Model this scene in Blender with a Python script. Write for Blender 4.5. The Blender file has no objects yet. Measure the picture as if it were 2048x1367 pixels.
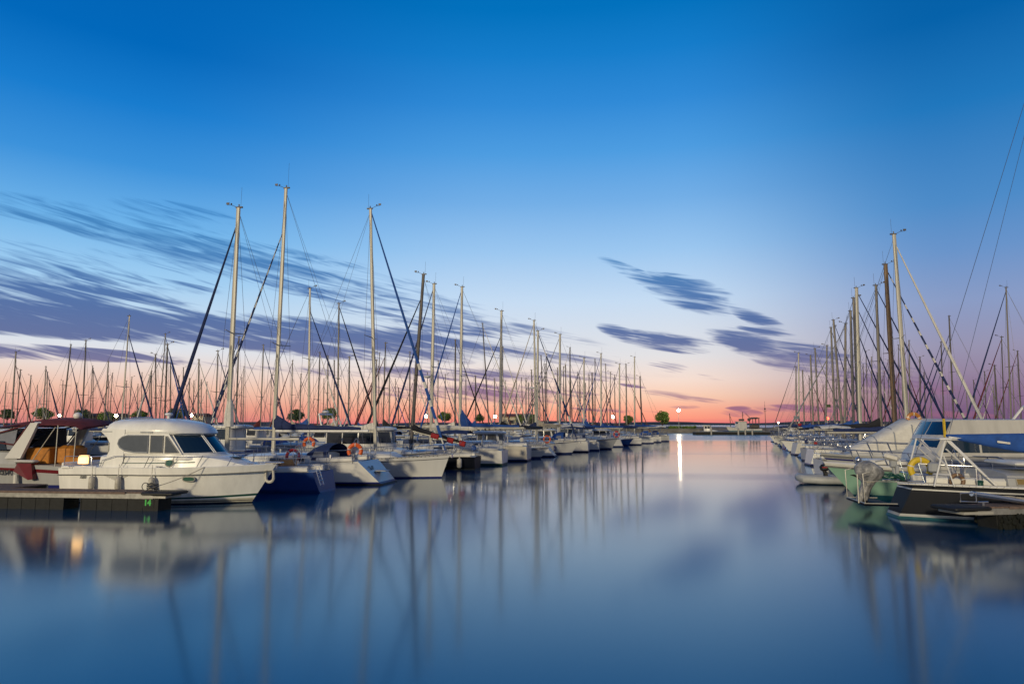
import bpy, bmesh, math, random
from math import radians as R, sin, cos, pi, sqrt, atan2
from mathutils import Vector, Matrix
random.seed(7)
S = bpy.context.scene
C = S.collection

# ------------------------------------------------------------ camera
H = 2.9                      # eye height over the water
F = 1365.0                   # focal length in pixels of a 2048 px wide picture
TH = math.atan(164.0 / F)
cam = bpy.data.objects.new('camera', bpy.data.cameras.new('camera'))
C.objects.link(cam)
cam.location = (0, 0, H)
cam.rotation_euler = (pi / 2 + TH, 0, 0)
cam.data.sensor_width = 36.0
cam.data.lens = 36.0 * F / 2048.0
cam.data.clip_start = 0.1
cam.data.clip_end = 9000
S.camera = cam
S.view_settings.view_transform = 'Standard'
S.view_settings.look = 'None'
S.view_settings.exposure = 0
S.view_settings.gamma = 1
S.cycles.use_denoising = True
S.cycles.max_bounces = 6
S.cycles.sample_clamp_indirect = 4

def ray(px, py):
    a, b = (px - 1024) / F, (683.5 - py) / F
    return Vector((a, cos(TH) - b * sin(TH), sin(TH) + b * cos(TH)))
def at(px, py, Y):           # the point seen at a pixel, Y metres ahead
    d = ray(px, py)
    return Vector((0, 0, H)) + d * (Y / d.y)
def on_water(px, py):
    d = ray(px, py)
    return Vector((0, 0, H)) + d * (-H / d.z)
def X_at(px, Y):
    return (px - 1024) / F * Y * 0.993
def ae(px, py):              # azimuth, elevation in degrees
    d = ray(px, py).normalized()
    return math.degrees(atan2(d.x, d.y)), math.degrees(math.asin(d.z))

def lin(c):
    return tuple(((v / 255) / 12.92 if v / 255 <= .04045 else ((v / 255 + .055) / 1.055) ** 2.4) for v in c) + (1.0,)

# ------------------------------------------------------------ sky (dusk)
W = bpy.data.worlds.new('World'); S.world = W; W.use_nodes = True
nt = W.node_tree
for n in list(nt.nodes): nt.nodes.remove(n)
def N(t, **k):
    n = nt.nodes.new(t)
    for a, b in k.items(): setattr(n, a, b)
    return n
def M(op, a, b=None, c=None, clamp=False):
    n = N('ShaderNodeMath', operation=op, use_clamp=clamp)
    for i, x in enumerate((a, b, c)):
        if x is None: continue
        if isinstance(x, (int, float)): n.inputs[i].default_value = x
        else: nt.links.new(x, n.inputs[i])
    return n.outputs[0]
def mixc(f, a, b):
    n = N('ShaderNodeMix', data_type='RGBA')
    for i, x in ((0, f), (6, a), (7, b)):
        if isinstance(x, (int, float)): n.inputs[i].default_value = x
        elif isinstance(x, tuple): n.inputs[i].default_value = x
        else: nt.links.new(x, n.inputs[i])
    return n.outputs[2]
def sstep(x, a, b):
    n = N('ShaderNodeMapRange', interpolation_type='SMOOTHSTEP')
    nt.links.new(x, n.inputs[0]); n.inputs[1].default_value = a; n.inputs[2].default_value = b
    return n.outputs[0]
def ramp(x, stops, top):
    n = N('ShaderNodeValToRGB'); nt.links.new(x, n.inputs[0])
    e = n.color_ramp.elements
    while len(e) < len(stops): e.new(0.5)
    for el, (p, c) in zip(e, stops):
        el.position = p / top; el.color = lin(c)
    return n.outputs[0]
tc = N('ShaderNodeTexCoord')
nrm = N('ShaderNodeVectorMath', operation='NORMALIZE'); nt.links.new(tc.outputs['Generated'], nrm.inputs[0])
sx = N('ShaderNodeSeparateXYZ'); nt.links.new(nrm.outputs[0], sx.inputs[0])
az = M('MULTIPLY', M('ARCTAN2', sx.outputs[0], sx.outputs[1]), 180 / pi)
el = M('MULTIPLY', M('ARCSINE', sx.outputs[2]), 180 / pi)
el01 = M('DIVIDE', el, 60.0, clamp=True)
def stops(*L): return sorted((max(0, ae(x, y)[1]), c) for x, y, c in L)
SKY_C = [(0, (226, 112, 118))] + stops((1402, 838, (255, 152, 126)), (1402, 820, (255, 172, 142)), (1440, 793, (252, 205, 177)), (1312, 760, (247, 222, 208)), (1312, 712, (228, 226, 228)), (1290, 600, (198, 220, 243)), (1280, 500, (156, 199, 240)), (1280, 400, (116, 175, 231)), (1280, 300, (78, 157, 225)), (1280, 200, (48, 138, 215)), (1280, 100, (22, 125, 203)), (1280, 4, (2, 113, 189))) + [(60, (4, 66, 130))]
SKY_R = [(0, (112, 84, 120))] + stops((1932, 820, (124, 94, 128)), (1932, 782, (138, 112, 142)), (1934, 740, (150, 134, 160)), (1934, 691, (152, 148, 176)), (1930, 600, (138, 156, 197)), (1930, 500, (106, 148, 202)), (1930, 400, (77, 139, 200)), (1930, 200, (32, 119, 189)), (1930, 20, (6, 98, 170))) + [(60, (6, 58, 120))]
SKY_L = [(0, (212, 124, 124))] + stops((114, 825, (224, 146, 132)), (114, 810, (228, 156, 138)), (114, 770, (240, 194, 172)), (114, 730, (236, 216, 206)), (114, 690, (224, 226, 232)), (114, 640, (206, 224, 240)), (114, 540, (160, 206, 242)), (104, 430, (112, 180, 234)), (104, 300, (60, 146, 219)), (24, 150, (24, 124, 206)), (24, 11, (2, 104, 187))) + [(60, (4, 60, 126))]
SKY_B = [(0, (158, 146, 142)), (8, (148, 144, 150)), (20, (122, 130, 152)), (33, (82, 106, 146)), (60, (20, 62, 118))]  # unseen sky behind the camera, greyed and lifted to fill the shadows
base = mixc(sstep(az, 13, 34), ramp(el01, SKY_C, 60), ramp(el01, SKY_R, 60))
base = mixc(sstep(az, 0, -30), base, ramp(el01, SKY_L, 60))
base = mixc(sstep(M('ABSOLUTE', az), 45, 105), base, ramp(el01, SKY_B, 60))
# clouds: long wind-drawn banks
cv = N('ShaderNodeCombineXYZ'); nt.links.new(az, cv.inputs[0]); nt.links.new(el, cv.inputs[1])
def noise(rot, scl, detail, rough, dist=0.0, seed=0.0):
    mp = N('ShaderNodeMapping', vector_type='TEXTURE'); nt.links.new(cv.outputs[0], mp.inputs[0])
    mp.inputs['Rotation'].default_value = (0, 0, R(rot)); mp.inputs['Scale'].default_value = (scl[0], scl[1], 1); mp.inputs['Location'].default_value = (seed, seed * .7, 0)
    n = N('ShaderNodeTexNoise'); nt.links.new(mp.outputs[0], n.inputs['Vector'])
    n.inputs['Scale'].default_value = 1; n.inputs['Detail'].default_value = detail; n.inputs['Roughness'].default_value = rough; n.inputs['Distortion'].default_value = dist
    return n.outputs['Fac']
streak = noise(-10.0, (13.0, 0.80), 4, 0.52, 0.5, 3)
streak2 = noise(-10.5, (5.0, 0.42), 4, 0.50, 1.5, 11)
broad = noise(-9.0, (8.0, 1.7), 3, 0.5, 0.4, 23)
# (x0, y0, x1, y1, half thickness in px, strength)
BANKS = [(-300, 540, 360, 612, 22, 1.15), (-300, 590, 620, 668, 25, 1.55), (-300, 616, 420, 672, 15, 1.5), (380, 640, 960, 690, 20, 1.35), (300, 665, 760, 712, 12, 1.4), (520, 680, 1000, 718, 13, 1.15), (760, 668, 1230, 722, 15, .98), (560, 738, 1290, 752, 10, .8),
         (760, 778, 1180, 792, 15, .95), (-300, 682, 330, 716, 9, 1.35), (200, 712, 620, 742, 4, .8), (-300, 360, 420, 465, 17, .62), (-100, 385, 700, 530, 15, .92), (60, 428, 820, 572, 18, .66), (240, 402, 470, 442, 12, .72), (-300, 455, 560, 550, 14, .42), (380, 525, 1000, 632, 22, .60), (-300, 500, 420, 575, 18, .72), (640, 600, 1180, 692, 20, .62), (560, 560, 900, 640, 18, .55),
         (1205, 520, 1330, 572, 9, .80), (1285, 560, 1470, 612, 23, 1.15), (1300, 558, 1420, 582, 12, .9), (1440, 600, 1580, 668, 11, .95), (1480, 655, 1590, 668, 8, .9),
         (1200, 652, 1300, 685, 11, .95), (1240, 668, 1420, 694, 15, 1.2), (1420, 668, 1600, 712, 17, 1.15), (1500, 695, 1720, 742, 24, 1.25), (1560, 730, 1900, 772, 20, 1.05),
         (1295, 730, 1375, 738, 7, .95), (1290, 783, 1440, 802, 5.5, 1.05), (1340, 813, 1400, 814, 2.8, 1.0), (1425, 828, 1520, 826, 7, 1.05), (1450, 818, 1500, 816, 4, .95), (1240, 768, 1290, 774, 3, .9), (1380, 745, 1450, 760, 3.5, .7),
         (1520, 815, 1720, 818, 6, .9), (1850, 826, 2010, 832, 5, .8), (1150, 816, 1330, 826, 3, .7)]
den = None
for (x0, y0, x1, y1, t, s) in BANKS:
    a0, a1 = ae(x0, y0), ae(x1, y1)
    L_ = math.hypot(a1[0] - a0[0], a1[1] - a0[1])
    mp = N('ShaderNodeMapping', vector_type='TEXTURE'); nt.links.new(cv.outputs[0], mp.inputs[0])
    mp.inputs['Location'].default_value = ((a0[0] + a1[0]) / 2, (a0[1] + a1[1]) / 2, 0)
    mp.inputs['Rotation'].default_value = (0, 0, atan2(a1[1] - a0[1], a1[0] - a0[0]))
    mp.inputs['Scale'].default_value = (L_ * .62, t / F * 57.3 * 1.55, 1)
    ln = N('ShaderNodeVectorMath', operation='DOT_PRODUCT'); nt.links.new(mp.outputs[0], ln.inputs[0]); nt.links.new(mp.outputs[0], ln.inputs[1])
    v = M('MULTIPLY', M('SUBTRACT', 1.0, ln.outputs['Value'], clamp=True), s)
    den = v if den is None else M('MAXIMUM', den, v)
nz = M('ADD', M('ADD', M('MULTIPLY', M('SUBTRACT', streak, 0.5), 2.3), M('MULTIPLY', M('SUBTRACT', streak2, 0.5), 2.5)), M('MULTIPLY', M('SUBTRACT', broad, 0.5), 1.7))
gate = sstep(den, 0.0, 0.30)
dens = M('MULTIPLY', sstep(M('ADD', den, nz), 0.0, 1.25), gate)
dens = M('MULTIPLY', dens, 0.95)
CL = [(0, (158, 98, 120)), (1.8, (152, 108, 136)), (4.2, (118, 112, 150)), (6.0, (92, 106, 154)), (8.5, (76, 106, 162)), (11, (74, 118, 176)), (14, (70, 132, 190)), (19, (54, 134, 204)), (60, (24, 74, 145))]
sky = mixc(dens, base, ramp(el01, CL, 60))
bg = N('ShaderNodeBackground'); nt.links.new(sky, bg.inputs[0]); bg.inputs[1].default_value = 1.0
wo = N('ShaderNodeOutputWorld'); nt.links.new(bg.outputs[0], wo.inputs[0])

# the low warm light of the near quay side, from behind and left
sun = bpy.data.objects.new('sun', bpy.data.lights.new('sun', 'SUN')); C.objects.link(sun)
sun.data.energy = 2.35; sun.data.color = (1.0, 0.84, 0.56); sun.data.angle = R(4)
sun.rotation_euler = Vector((0.42, 0.90, -0.24)).to_track_quat('-Z', 'Y').to_euler()

# ------------------------------------------------------------ materials
MATS = {}
def mat(name, col, rough=.5, metal=0.0, var=.10, scale=3.0, spec=.5, emit=0.0, bump=0.0, streaks=0.0, coat=0.0):
    m = bpy.data.materials.new(name); m.use_nodes = True; MATS[name] = m
    t = m.node_tree; b = t.nodes['Principled BSDF']
    b.inputs['Roughness'].default_value = rough; b.inputs['Metallic'].default_value = metal
    b.inputs['Specular IOR Level'].default_value = spec; b.inputs['Coat Weight'].default_value = coat
    col = tuple(col) + (1.0,)
    if var > 0:
        tcn = t.nodes.new('ShaderNodeTexCoord'); mp = t.nodes.new('ShaderNodeMapping')
        t.links.new(tcn.outputs['Object'], mp.inputs[0])
        if streaks: mp.inputs['Scale'].default_value = (1, 1, 0.12)
        nz = t.nodes.new('ShaderNodeTexNoise'); t.links.new(mp.outputs[0], nz.inputs['Vector'])
        nz.inputs['Scale'].default_value = scale; nz.inputs['Detail'].default_value = 6; nz.inputs['Roughness'].default_value = .65
        oi = t.nodes.new('ShaderNodeObjectInfo')
        rp = t.nodes.new('ShaderNodeValToRGB'); t.links.new(nz.outputs['Fac'], rp.inputs[0])
        rp.color_ramp.elements[0].position = .3; rp.color_ramp.elements[1].position = .7
        rp.color_ramp.elements[0].color = tuple(c * (1 - var * 1.6) for c in col[:3]) + (1,)
        rp.color_ramp.elements[1].color = tuple(min(1, c * (1 + var * .6)) for c in col[:3]) + (1,)
        t.links.new(rp.outputs[0], b.inputs['Base Color'])
        if bump:
            bp = t.nodes.new('ShaderNodeBump'); bp.inputs['Strength'].default_value = bump; bp.inputs['Distance'].default_value = .03
            t.links.new(nz.outputs['Fac'], bp.inputs['Height']); t.links.new(bp.outputs[0], b.inputs['Normal'])
    else:
        b.inputs['Base Color'].default_value = col
    if emit:
        b.inputs['Emission Color'].default_value = col; b.inputs['Emission Strength'].default_value = emit
    return m
mat('gelcoat_stain', (.58, .54, .42), .4, var=.2, scale=2.5, streaks=1)
mat('gelcoat_bright', (.84, .83, .78), .25, var=.09, scale=2.2, streaks=1)  # brighter copy: stronger light near the quay put into the base colour
mat('gelcoat', (.66, .65, .61), .25, var=.05, scale=1.2, streaks=1)
mat('gelcoat_cream', (.60, .56, .47), .3, var=.08, scale=1.5, streaks=1)
mat('gelcoat_grey_dim', (.40, .405, .40), .35, var=.10, scale=1.5, streaks=1)  # weaker light on right and far boats put into the grey; grey hulls too
mat('gelcoat_dim', (.50, .49, .46), .4, var=.12, scale=2, streaks=1)  # off-white copy with the lamp falloff over distance painted into its colour
mat('white_paint', (.74, .73, .70), .35, var=.08)
mat('grey_paint', (.33, .345, .36), .45, var=.12)
mat('deck_dim', (.24, .245, .25), .75, var=.2, scale=3)  # deck colour darkened to stand in for dimmer light on the back rows
mat('deck', (.50, .50, .48), .6, var=.10, scale=4)
mat('teak', (.20, .115, .06), .6, var=.25, scale=9)
mat('varnish', (.50, .20, .035), .3, var=.2, scale=6)  # varnished wood, its tone raised to carry the cockpit lamp's warm light
mat('blue_hull', (.014, .05, .21), .35, var=.12, scale=1.5, spec=.3)
mat('blue_bright', (.025, .15, .42), .25, var=.10, scale=2)
mat('black_hull', (.005, .007, .014), .5, var=.3, scale=2, streaks=1, spec=.10)
mat('green_hull', (.23, .40, .30), .35, var=.08, scale=1.2, streaks=1)
mat('teal', (.01, .09, .12), .5, var=.25)
mat('antifoul_black', (.012, .012, .014), .7, var=.3)
mat('antifoul_blue', (.012, .035, .12), .6, var=.3)
mat('antifoul_green', (.012, .06, .05), .6, var=.3)
mat('antifoul_red', (.14, .03, .025), .6, var=.3)
mat('green_stripe', (.012, .07, .055), .4, var=.1)
mat('navy_stripe', (.012, .018, .14), .4, var=.1)
mat('grey_stripe', (.16, .16, .15), .5, var=.1)
mat('aluminium', (.43, .41, .35), .45, .10, var=.10, scale=2, streaks=1)
mat('aluminium_dim', (.17, .155, .135), .5, .10, var=.12, scale=2, streaks=1)  # darkened copy: stands in for weaker light on right and far masts
mat('mast_dark', (.085, .075, .07), .55, .2, var=.15, scale=2)  # dimness of the far masts painted in; also dark spars and fittings
mat('mast_wood', (.17, .10, .045), .5, var=.2, scale=4)
mat('steel', (.55, .55, .56), .22, .9, var=.05)
mat('wire', (.14, .14, .15), .4, .5, var=0)
mat('rope', (.46, .42, .34), .9, var=.2, scale=30)
mat('rope_dark', (.06, .06, .06), .9, var=.2, scale=30)
mat('navy_canvas', (.012, .026, .10), .85, var=.25, scale=5, bump=.5)
mat('blue_canvas', (.014, .075, .31), .85, var=.2, scale=5, bump=.5)
mat('black_canvas', (.012, .013, .018), .85, var=.25, scale=5, bump=.5)
mat('maroon_canvas', (.115, .018, .022), .85, var=.25, scale=5, bump=.5)
mat('tan_canvas', (.40, .35, .27), .85, var=.15, scale=5, bump=.5)
mat('red_canvas', (.30, .015, .02), .85, var=.2, scale=5)
mat('white_canvas', (.64, .62, .56), .8, var=.12, scale=4, bump=.5)
mat('clear_vinyl', (.20, .21, .24), .12, var=.1, scale=4)
mat('grey_tarp', (.26, .26, .265), .35, var=.45, scale=6, bump=1.0)
mat('maroon', (.14, .012, .018), .25, var=.12)
mat('window', (.018, .022, .028), .06, var=0, spec=.8)
mat('window_grey', (.10, .115, .135), .10, var=.12, scale=2, spec=.6)
mat('window_blue', (.008, .022, .04), .05, var=0, spec=1.0)
mat('window_amber', (.24, .17, .06), .2, var=.2, scale=3)
mat('port_green', (.05, .13, .10), .2, var=.1)
mat('orange', (.72, .12, .02), .5, var=.12, scale=6)
mat('red_buoy', (.55, .03, .02), .5, var=.12)
mat('yellow', (.62, .43, .02), .55, var=.12, scale=8)
mat('rubber_black', (.015, .015, .016), .6, var=.3)
mat('inflatable', (.36, .37, .37), .5, var=.1)
mat('fender_white', (.52, .49, .42), .5, var=.25, scale=6)
mat('pontoon_wood', (.17, .115, .09), .8, var=.3, scale=7)
mat('pontoon_steel', (.34, .33, .30), .5, .4, var=.25, scale=5)
mat('float_black', (.01, .011, .011), .75, var=.4, scale=6, bump=.6)
mat('weed', (.006, .008, .005), .9, var=.5, scale=20, bump=1)
mat('reflective_green', (.04, .40, .06), .4, var=0, emit=.03)  # faint emission makes the number glow; it is no lamp
mat('ink', (.02, .02, .025), .5, var=0)
mat('lettering_white', (.7, .7, .7), .5, var=0)
mat('quay_stone', (.16, .15, .14), .85, var=.35, scale=.6, bump=.5)
mat('ground', (.10, .105, .07), .95, var=.4, scale=.05)
mat('hill', (.035, .045, .06), 1.0, var=.3, scale=.01)
mat('bark', (.06, .045, .035), .9, var=.3, scale=6)
mat('leaf', (.115, .195, .028), .7, var=.45, scale=1.6)  # brighter copy for lamp-lit pines, their light painted into the leaf colour
mat('leaf_dark', (.06, .11, .025), .7, var=.45, scale=1.6)
mat('wall_cream', (.42, .37, .29), .85, var=.1, scale=.5)
mat('roof_red', (.16, .05, .035), .8, var=.2, scale=2)
mat('shutter', (.06, .07, .07), .6, var=.1)
mat('lamp_glow', (1.0, .80, .50), .5, var=0, emit=70.0)
mat('lamp_glow_strong', (1.0, .82, .55), .5, var=0, emit=170.0)
mat('cabin_glow', (1.0, .55, .20), .5, var=0, emit=3.0)
mat('red_glow', (1.0, .05, .02), .5, var=0, emit=14.0)
mat('small_glow', (1.0, .85, .6), .5, var=0, emit=10.0)
mat('flag', (.22, .24, .27), .8, var=.2)

# water: a long exposure has smoothed it; two wind-ruffled lanes scatter more
def water_mat():
    m = bpy.data.materials.new('water'); m.use_nodes = True; t = m.node_tree; b = t.nodes['Principled BSDF']
    b.inputs['Base Color'].default_value = (.0, .045, .115, 1)
    b.inputs['IOR'].default_value = 1.95; b.inputs['Specular Tint'].default_value = (.15, .72, 1.0, 1)
    g = t.nodes.new('ShaderNodeTexCoord'); mp = t.nodes.new('ShaderNodeMapping'); t.links.new(g.outputs['Object'], mp.inputs[0])
    mp.inputs['Rotation'].default_value = (0, 0, R(8)); mp.inputs['Scale'].default_value = (.018, .10, 1)
    n = t.nodes.new('ShaderNodeTexNoise'); n.inputs['Scale'].default_value = 1; n.inputs['Detail'].default_value = 3; t.links.new(mp.outputs[0], n.inputs['Vector'])
    mr = t.nodes.new('ShaderNodeMapRange'); mr.interpolation_type = 'SMOOTHSTEP'; t.links.new(n.outputs['Fac'], mr.inputs[0])
    mr.inputs[1].default_value = .52; mr.inputs[2].default_value = .70; mr.inputs[3].default_value = 0.0; mr.inputs[4].default_value = .035
    # ruffled lanes by distance across the basin
    sp = t.nodes.new('ShaderNodeSeparateXYZ'); t.links.new(g.outputs['Object'], sp.inputs[0])
    n2 = t.nodes.new('ShaderNodeTexNoise'); n2.inputs['Scale'].default_value = .05; t.links.new(g.outputs['Object'], n2.inputs['Vector'])
    def mm(op, a, b=None):
        k = t.nodes.new('ShaderNodeMath'); k.operation = op
        for i, x in enumerate((a, b)):
            if x is None: continue
            if isinstance(x, (int, float)): k.inputs[i].default_value = x
            else: t.links.new(x, k.inputs[i])
        return k.outputs[0]
    yw = mm('ADD', mm('ADD', sp.outputs[1], mm('MULTIPLY', sp.outputs[0], .12)), mm('MULTIPLY', n2.outputs['Fac'], 6.0))
    def lane(c, w):
        d = mm('DIVIDE', mm('SUBTRACT', yw, c), w)
        return mm('MAXIMUM', mm('SUBTRACT', 1.0, mm('MULTIPLY', d, d)), 0.0)
    far = t.nodes.new('ShaderNodeMapRange'); far.interpolation_type = 'SMOOTHSTEP'; t.links.new(yw, far.inputs[0]); far.inputs[1].default_value = 118; far.inputs[2].default_value = 145
    lanes = mm('MAXIMUM', mm('MULTIPLY', lane(43.0, 3.0), .35), mm('MULTIPLY', far.outputs[0], 1.0))
    calm = t.nodes.new('ShaderNodeMapRange'); calm.interpolation_type = 'SMOOTHSTEP'; t.links.new(yw, calm.inputs[0]); calm.inputs[1].default_value = 12; calm.inputs[2].default_value = 42; calm.inputs[3].default_value = .12; calm.inputs[4].default_value = .085
    rg = mm('ADD', mm('ADD', mr.outputs[0], calm.outputs[0]), mm('MULTIPLY', lanes, .14))
    t.links.new(rg, b.inputs['Roughness'])
    return m
MATS['water'] = water_mat()

# ------------------------------------------------------------ mesh kit
class MB:
    def __init__(s): s.v, s.f, s.m = [], [], []
    def add(s, vs, fs, mi=0):
        o = len(s.v); s.v += [tuple(v) for v in vs]
        for k, f in enumerate(fs):
            s.f.append(tuple(i + o for i in f)); s.m.append(mi if isinstance(mi, int) else mi[k])
        return s
    def box(s, c, d, mi=0, rz=0.0, ry=0.0, bev=0.0):
        hx, hy, hz = d[0] / 2, d[1] / 2, d[2] / 2
        Mx = Matrix.Rotation(rz, 3, 'Z') @ Matrix.Rotation(ry, 3, 'Y'); c = Vector(c)
        if bev <= 0:
            vs = [c + Mx @ Vector((x * hx, y * hy, z * hz)) for x in (-1, 1) for y in (-1, 1) for z in (-1, 1)]
            return s.add(vs, [(0, 1, 3, 2), (4, 6, 7, 5), (0, 4, 5, 1), (2, 3, 7, 6), (0, 2, 6, 4), (1, 5, 7, 3)], mi)
        b = min(bev, hx * .9, hy * .9, hz * .9); rings = []
        for z, q in ((-hz, b), (-hz + b, 0), (hz - b, 0), (hz, b)):
            x, y = hx - q, hy - q
            k = b
            rings.append([c + Mx @ Vector(p) for p in ((x - k, -y, z), (x, -y + k, z), (x, y - k, z), (x - k, y, z), (-x + k, y, z), (-x, y - k, z), (-x, -y + k, z), (-x + k, -y, z))])
        return s.loft(rings, mi=mi)
    def loft(s, rings, closed=True, cap=True, mi=0):
        n = len(rings[0]); vs = [p for r in rings for p in r]; fs = []; ms = []
        for i in range(len(rings) - 1):
            for j in range(n if closed else n - 1):
                a, b = i * n + j, i * n + (j + 1) % n
                fs.append((a, b, b + n, a + n)); ms.append(mi(i, j) if callable(mi) else mi)
        if cap and closed:
            fs.append(tuple(range(n - 1, -1, -1))); ms.append(mi(0, 0) if callable(mi) else mi)
            k = (len(rings) - 1) * n
            fs.append(tuple(range(k, k + n))); ms.append(mi(len(rings) - 2, 0) if callable(mi) else mi)
        return s.add(vs, fs, ms)
    def tube(s, pts, r, n=6, mi=0, flat=1.0, cap=True):
        P = [Vector(p) for p in pts]; rs = r if isinstance(r, (list, tuple)) else [r] * len(P)
        rings = []; up = None
        for i, p in enumerate(P):
            d = (P[min(i + 1, len(P) - 1)] - P[max(i - 1, 0)])
            d = d.normalized() if d.length > 1e-9 else Vector((0, 0, 1))
            if up is None:
                a = Vector((0, 0, 1)) if abs(d.z) < .9 else Vector((1, 0, 0))
                up = (a - d * a.dot(d)).normalized()
            else:
                up = (up - d * up.dot(d)); up = up.normalized() if up.length > 1e-6 else Vector((1, 0, 0))
            sd = d.cross(up)
            rings.append([p + (up * cos(2 * pi * j / n) + sd * (flat * sin(2 * pi * j / n))) * rs[i] for j in range(n)])
        return s.loft(rings, cap=cap, mi=mi)
    def ball(s, c, r, nu=10, nv=7, mi=0, z0=-1.0):
        c = Vector(c); r = (r, r, r) if isinstance(r, (int, float)) else r; rings = []
        for i in range(nv + 1):
            ph = -pi / 2 + pi * i / nv
            z = max(sin(ph), z0); k = max(cos(ph), .02)
            rings.append([c + Vector((r[0] * k * cos(2 * pi * j / nu), r[1] * k * sin(2 * pi * j / nu), r[2] * z)) for j in range(nu)])
        return s.loft(rings, mi=mi)
    def arc(s, c, RR, r, a0, a1, n=16, k=7, mi=0, ax='y', flat=1.0):
        c = Vector(c); pts = []
        for i in range(n + 1):
            a = a0 + (a1 - a0) * i / n
            pts.append(c + (Vector((RR * cos(a), 0, RR * sin(a))) if ax == 'y' else Vector((0, RR * cos(a), RR * sin(a))) if ax == 'x' else Vector((RR * cos(a), RR * sin(a), 0))))
        return s.tube(pts, r, k, mi, flat)
    def build(s, name, mats, parent=None, smooth=True, ang=38):
        me = bpy.data.meshes.new(name); me.from_pydata(s.v, [], s.f)
        if isinstance(mats, str): mats = [mats]
        for m in mats: me.materials.append(MATS[m])
        me.polygons.foreach_set('material_index', s.m)
        me.update()
        b = bmesh.new(); b.from_mesh(me); bmesh.ops.recalc_face_normals(b, faces=b.faces); b.to_mesh(me); b.free()
        if smooth:
            me.shade_smooth(); me.set_sharp_from_angle(angle=R(ang))
        o = bpy.data.objects.new(name, me); C.objects.link(o)
        if parent: o.parent = parent
        return o
def thing(name, label, cat, loc=(0, 0, 0), rz=0.0, group=None):
    o = bpy.data.objects.new(name, None); C.objects.link(o); o.empty_display_size = .2
    o.location = loc; o.rotation_euler = (0, 0, rz); o['label'] = label; o['category'] = cat; o['kind'] = 'thing'
    if group: o['group'] = group
    return o
def tag(o, label, cat, group=None, kind='thing'):
    o['label'] = label; o['category'] = cat; o['kind'] = kind
    if group: o['group'] = group
    return o
def struct(o, label=None):
    o['kind'] = 'structure'
    if label: o['label'] = label
    return o
def text(body, size, parent, loc, rot, m, name='lettering'):
    cu = bpy.data.curves.new(name, 'FONT'); cu.body = body; cu.size = size; cu.extrude = .002; cu.offset = .012; cu.align_x = 'CENTER'
    cu.materials.append(MATS[m]); o = bpy.data.objects.new(name, cu); C.objects.link(o); o.parent = parent
    me = bpy.data.meshes.new_from_object(o.evaluated_get(bpy.context.evaluated_depsgraph_get())); bpy.data.objects.remove(o)
    o = bpy.data.objects.new(name, me); C.objects.link(o); o.parent = parent
    o.location = loc; o.rotation_euler = rot
    return o
def lerp(a, b, t): return a + (b - a) * t
# ------------------------------------------------------------ boat kit (local frame: x forward from the transom, y to port, z up from the water)
class Lines:
    """hull lines: half beam and height of any point of the skin"""
    def __init__(s, L, B, fs, fm, fb, over=.7, rake=.0, tb=.72, fine=2.2, flare=.86, low=.45, mid=.42):
        s.L, s.B, s.fs, s.fm, s.fb, s.over, s.rake, s.tb, s.fine, s.flare, s.low, s.mid = L, B, fs, fm, fb, over, rake, tb, fine, flare, low, mid
    def sheer(s, t):
        return s.fm + (s.fs - s.fm) * (1 - t / .45) ** 2 if t < .45 else s.fm + (s.fb - s.fm) * ((t - .45) / .55) ** 1.8
    def x(s, t, k):
        return lerp(s.rake * k, s.L - s.over * (1 - max(k, 0)), t)
    def beam(s, t, k):
        m = s.mid
        if t < m: p = s.tb + (1 - s.tb) * sin(pi / 2 * t / m)
        else: p = max(0.0, 1 - ((t - m) / (1 - m)) ** s.fine)
        pw = p if t < m else max(0.0, 1 - ((t - m) / (1 - m)) ** (s.fine * .72))
        bd, bw = s.B / 2 * p, s.B / 2 * pw * s.flare
        if t < .12: bw *= lerp(.9, 1, t / .12)
        return lerp(bw, bd, max(k, 0) ** .8) if k >= 0 else bw * (1 + k * s.low * 1.2)
    def t_of(s, X): return min(1, max(0, X / s.L))
    def edge(s, X, inset=0.0):          # half beam of the deck at X
        return max(.03, s.beam(s.t_of(X), 1) - inset)
    def deck(s, X): return s.sheer(s.t_of(X)) - .03

def hull(ln, mats, bands, root, n=18, name='hull', transom=None, ang=38):
    """bands: (height, material index) upward; height >0 measured from the water, <0 measured down from the sheer"""
    mb = MB(); rows = []
    ts = [i / n for i in range(n + 1)]; ts = [t if t < .8 else .8 + .2 * (1 - (1 - (t - .8) / .2) ** 1.4) for t in ts]
    K = [-1.0, -.45] + [None] * len(bands)
    def pt(i, t, side):
        sh = ln.sheer(t)
        if i < 2:
            z = (-.42, -.14)[i]; k = z / .42
        else:
            b = bands[i - 2][0]; b = b(t) if callable(b) else b; z = b if b > 0 else sh + b
            z = min(z, sh); k = z / sh
        return Vector((ln.x(t, k), side * ln.beam(t, k), z))
    nr = 2 + len(bands)
    matrow = [bands[0][1], bands[0][1]] + [b[1] for b in bands]
    for side in (1, -1):
        rings = [[pt(i, t, side) for i in range(nr)] for t in ts]
        mb.loft(rings, closed=False, cap=False, mi=lambda a, j: matrow[j + 1])
    for i in range(nr - 1):             # transom
        a, b = pt(i, 0, 1), pt(i, 0, -1); c, d = pt(i + 1, 0, -1), pt(i + 1, 0, 1)
        mb.add([a, b, c, d], [(0, 1, 2, 3)], matrow[i + 1] if transom is None or i < 2 else transom)
    return mb.build(name, mats, root, ang=ang)

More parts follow.
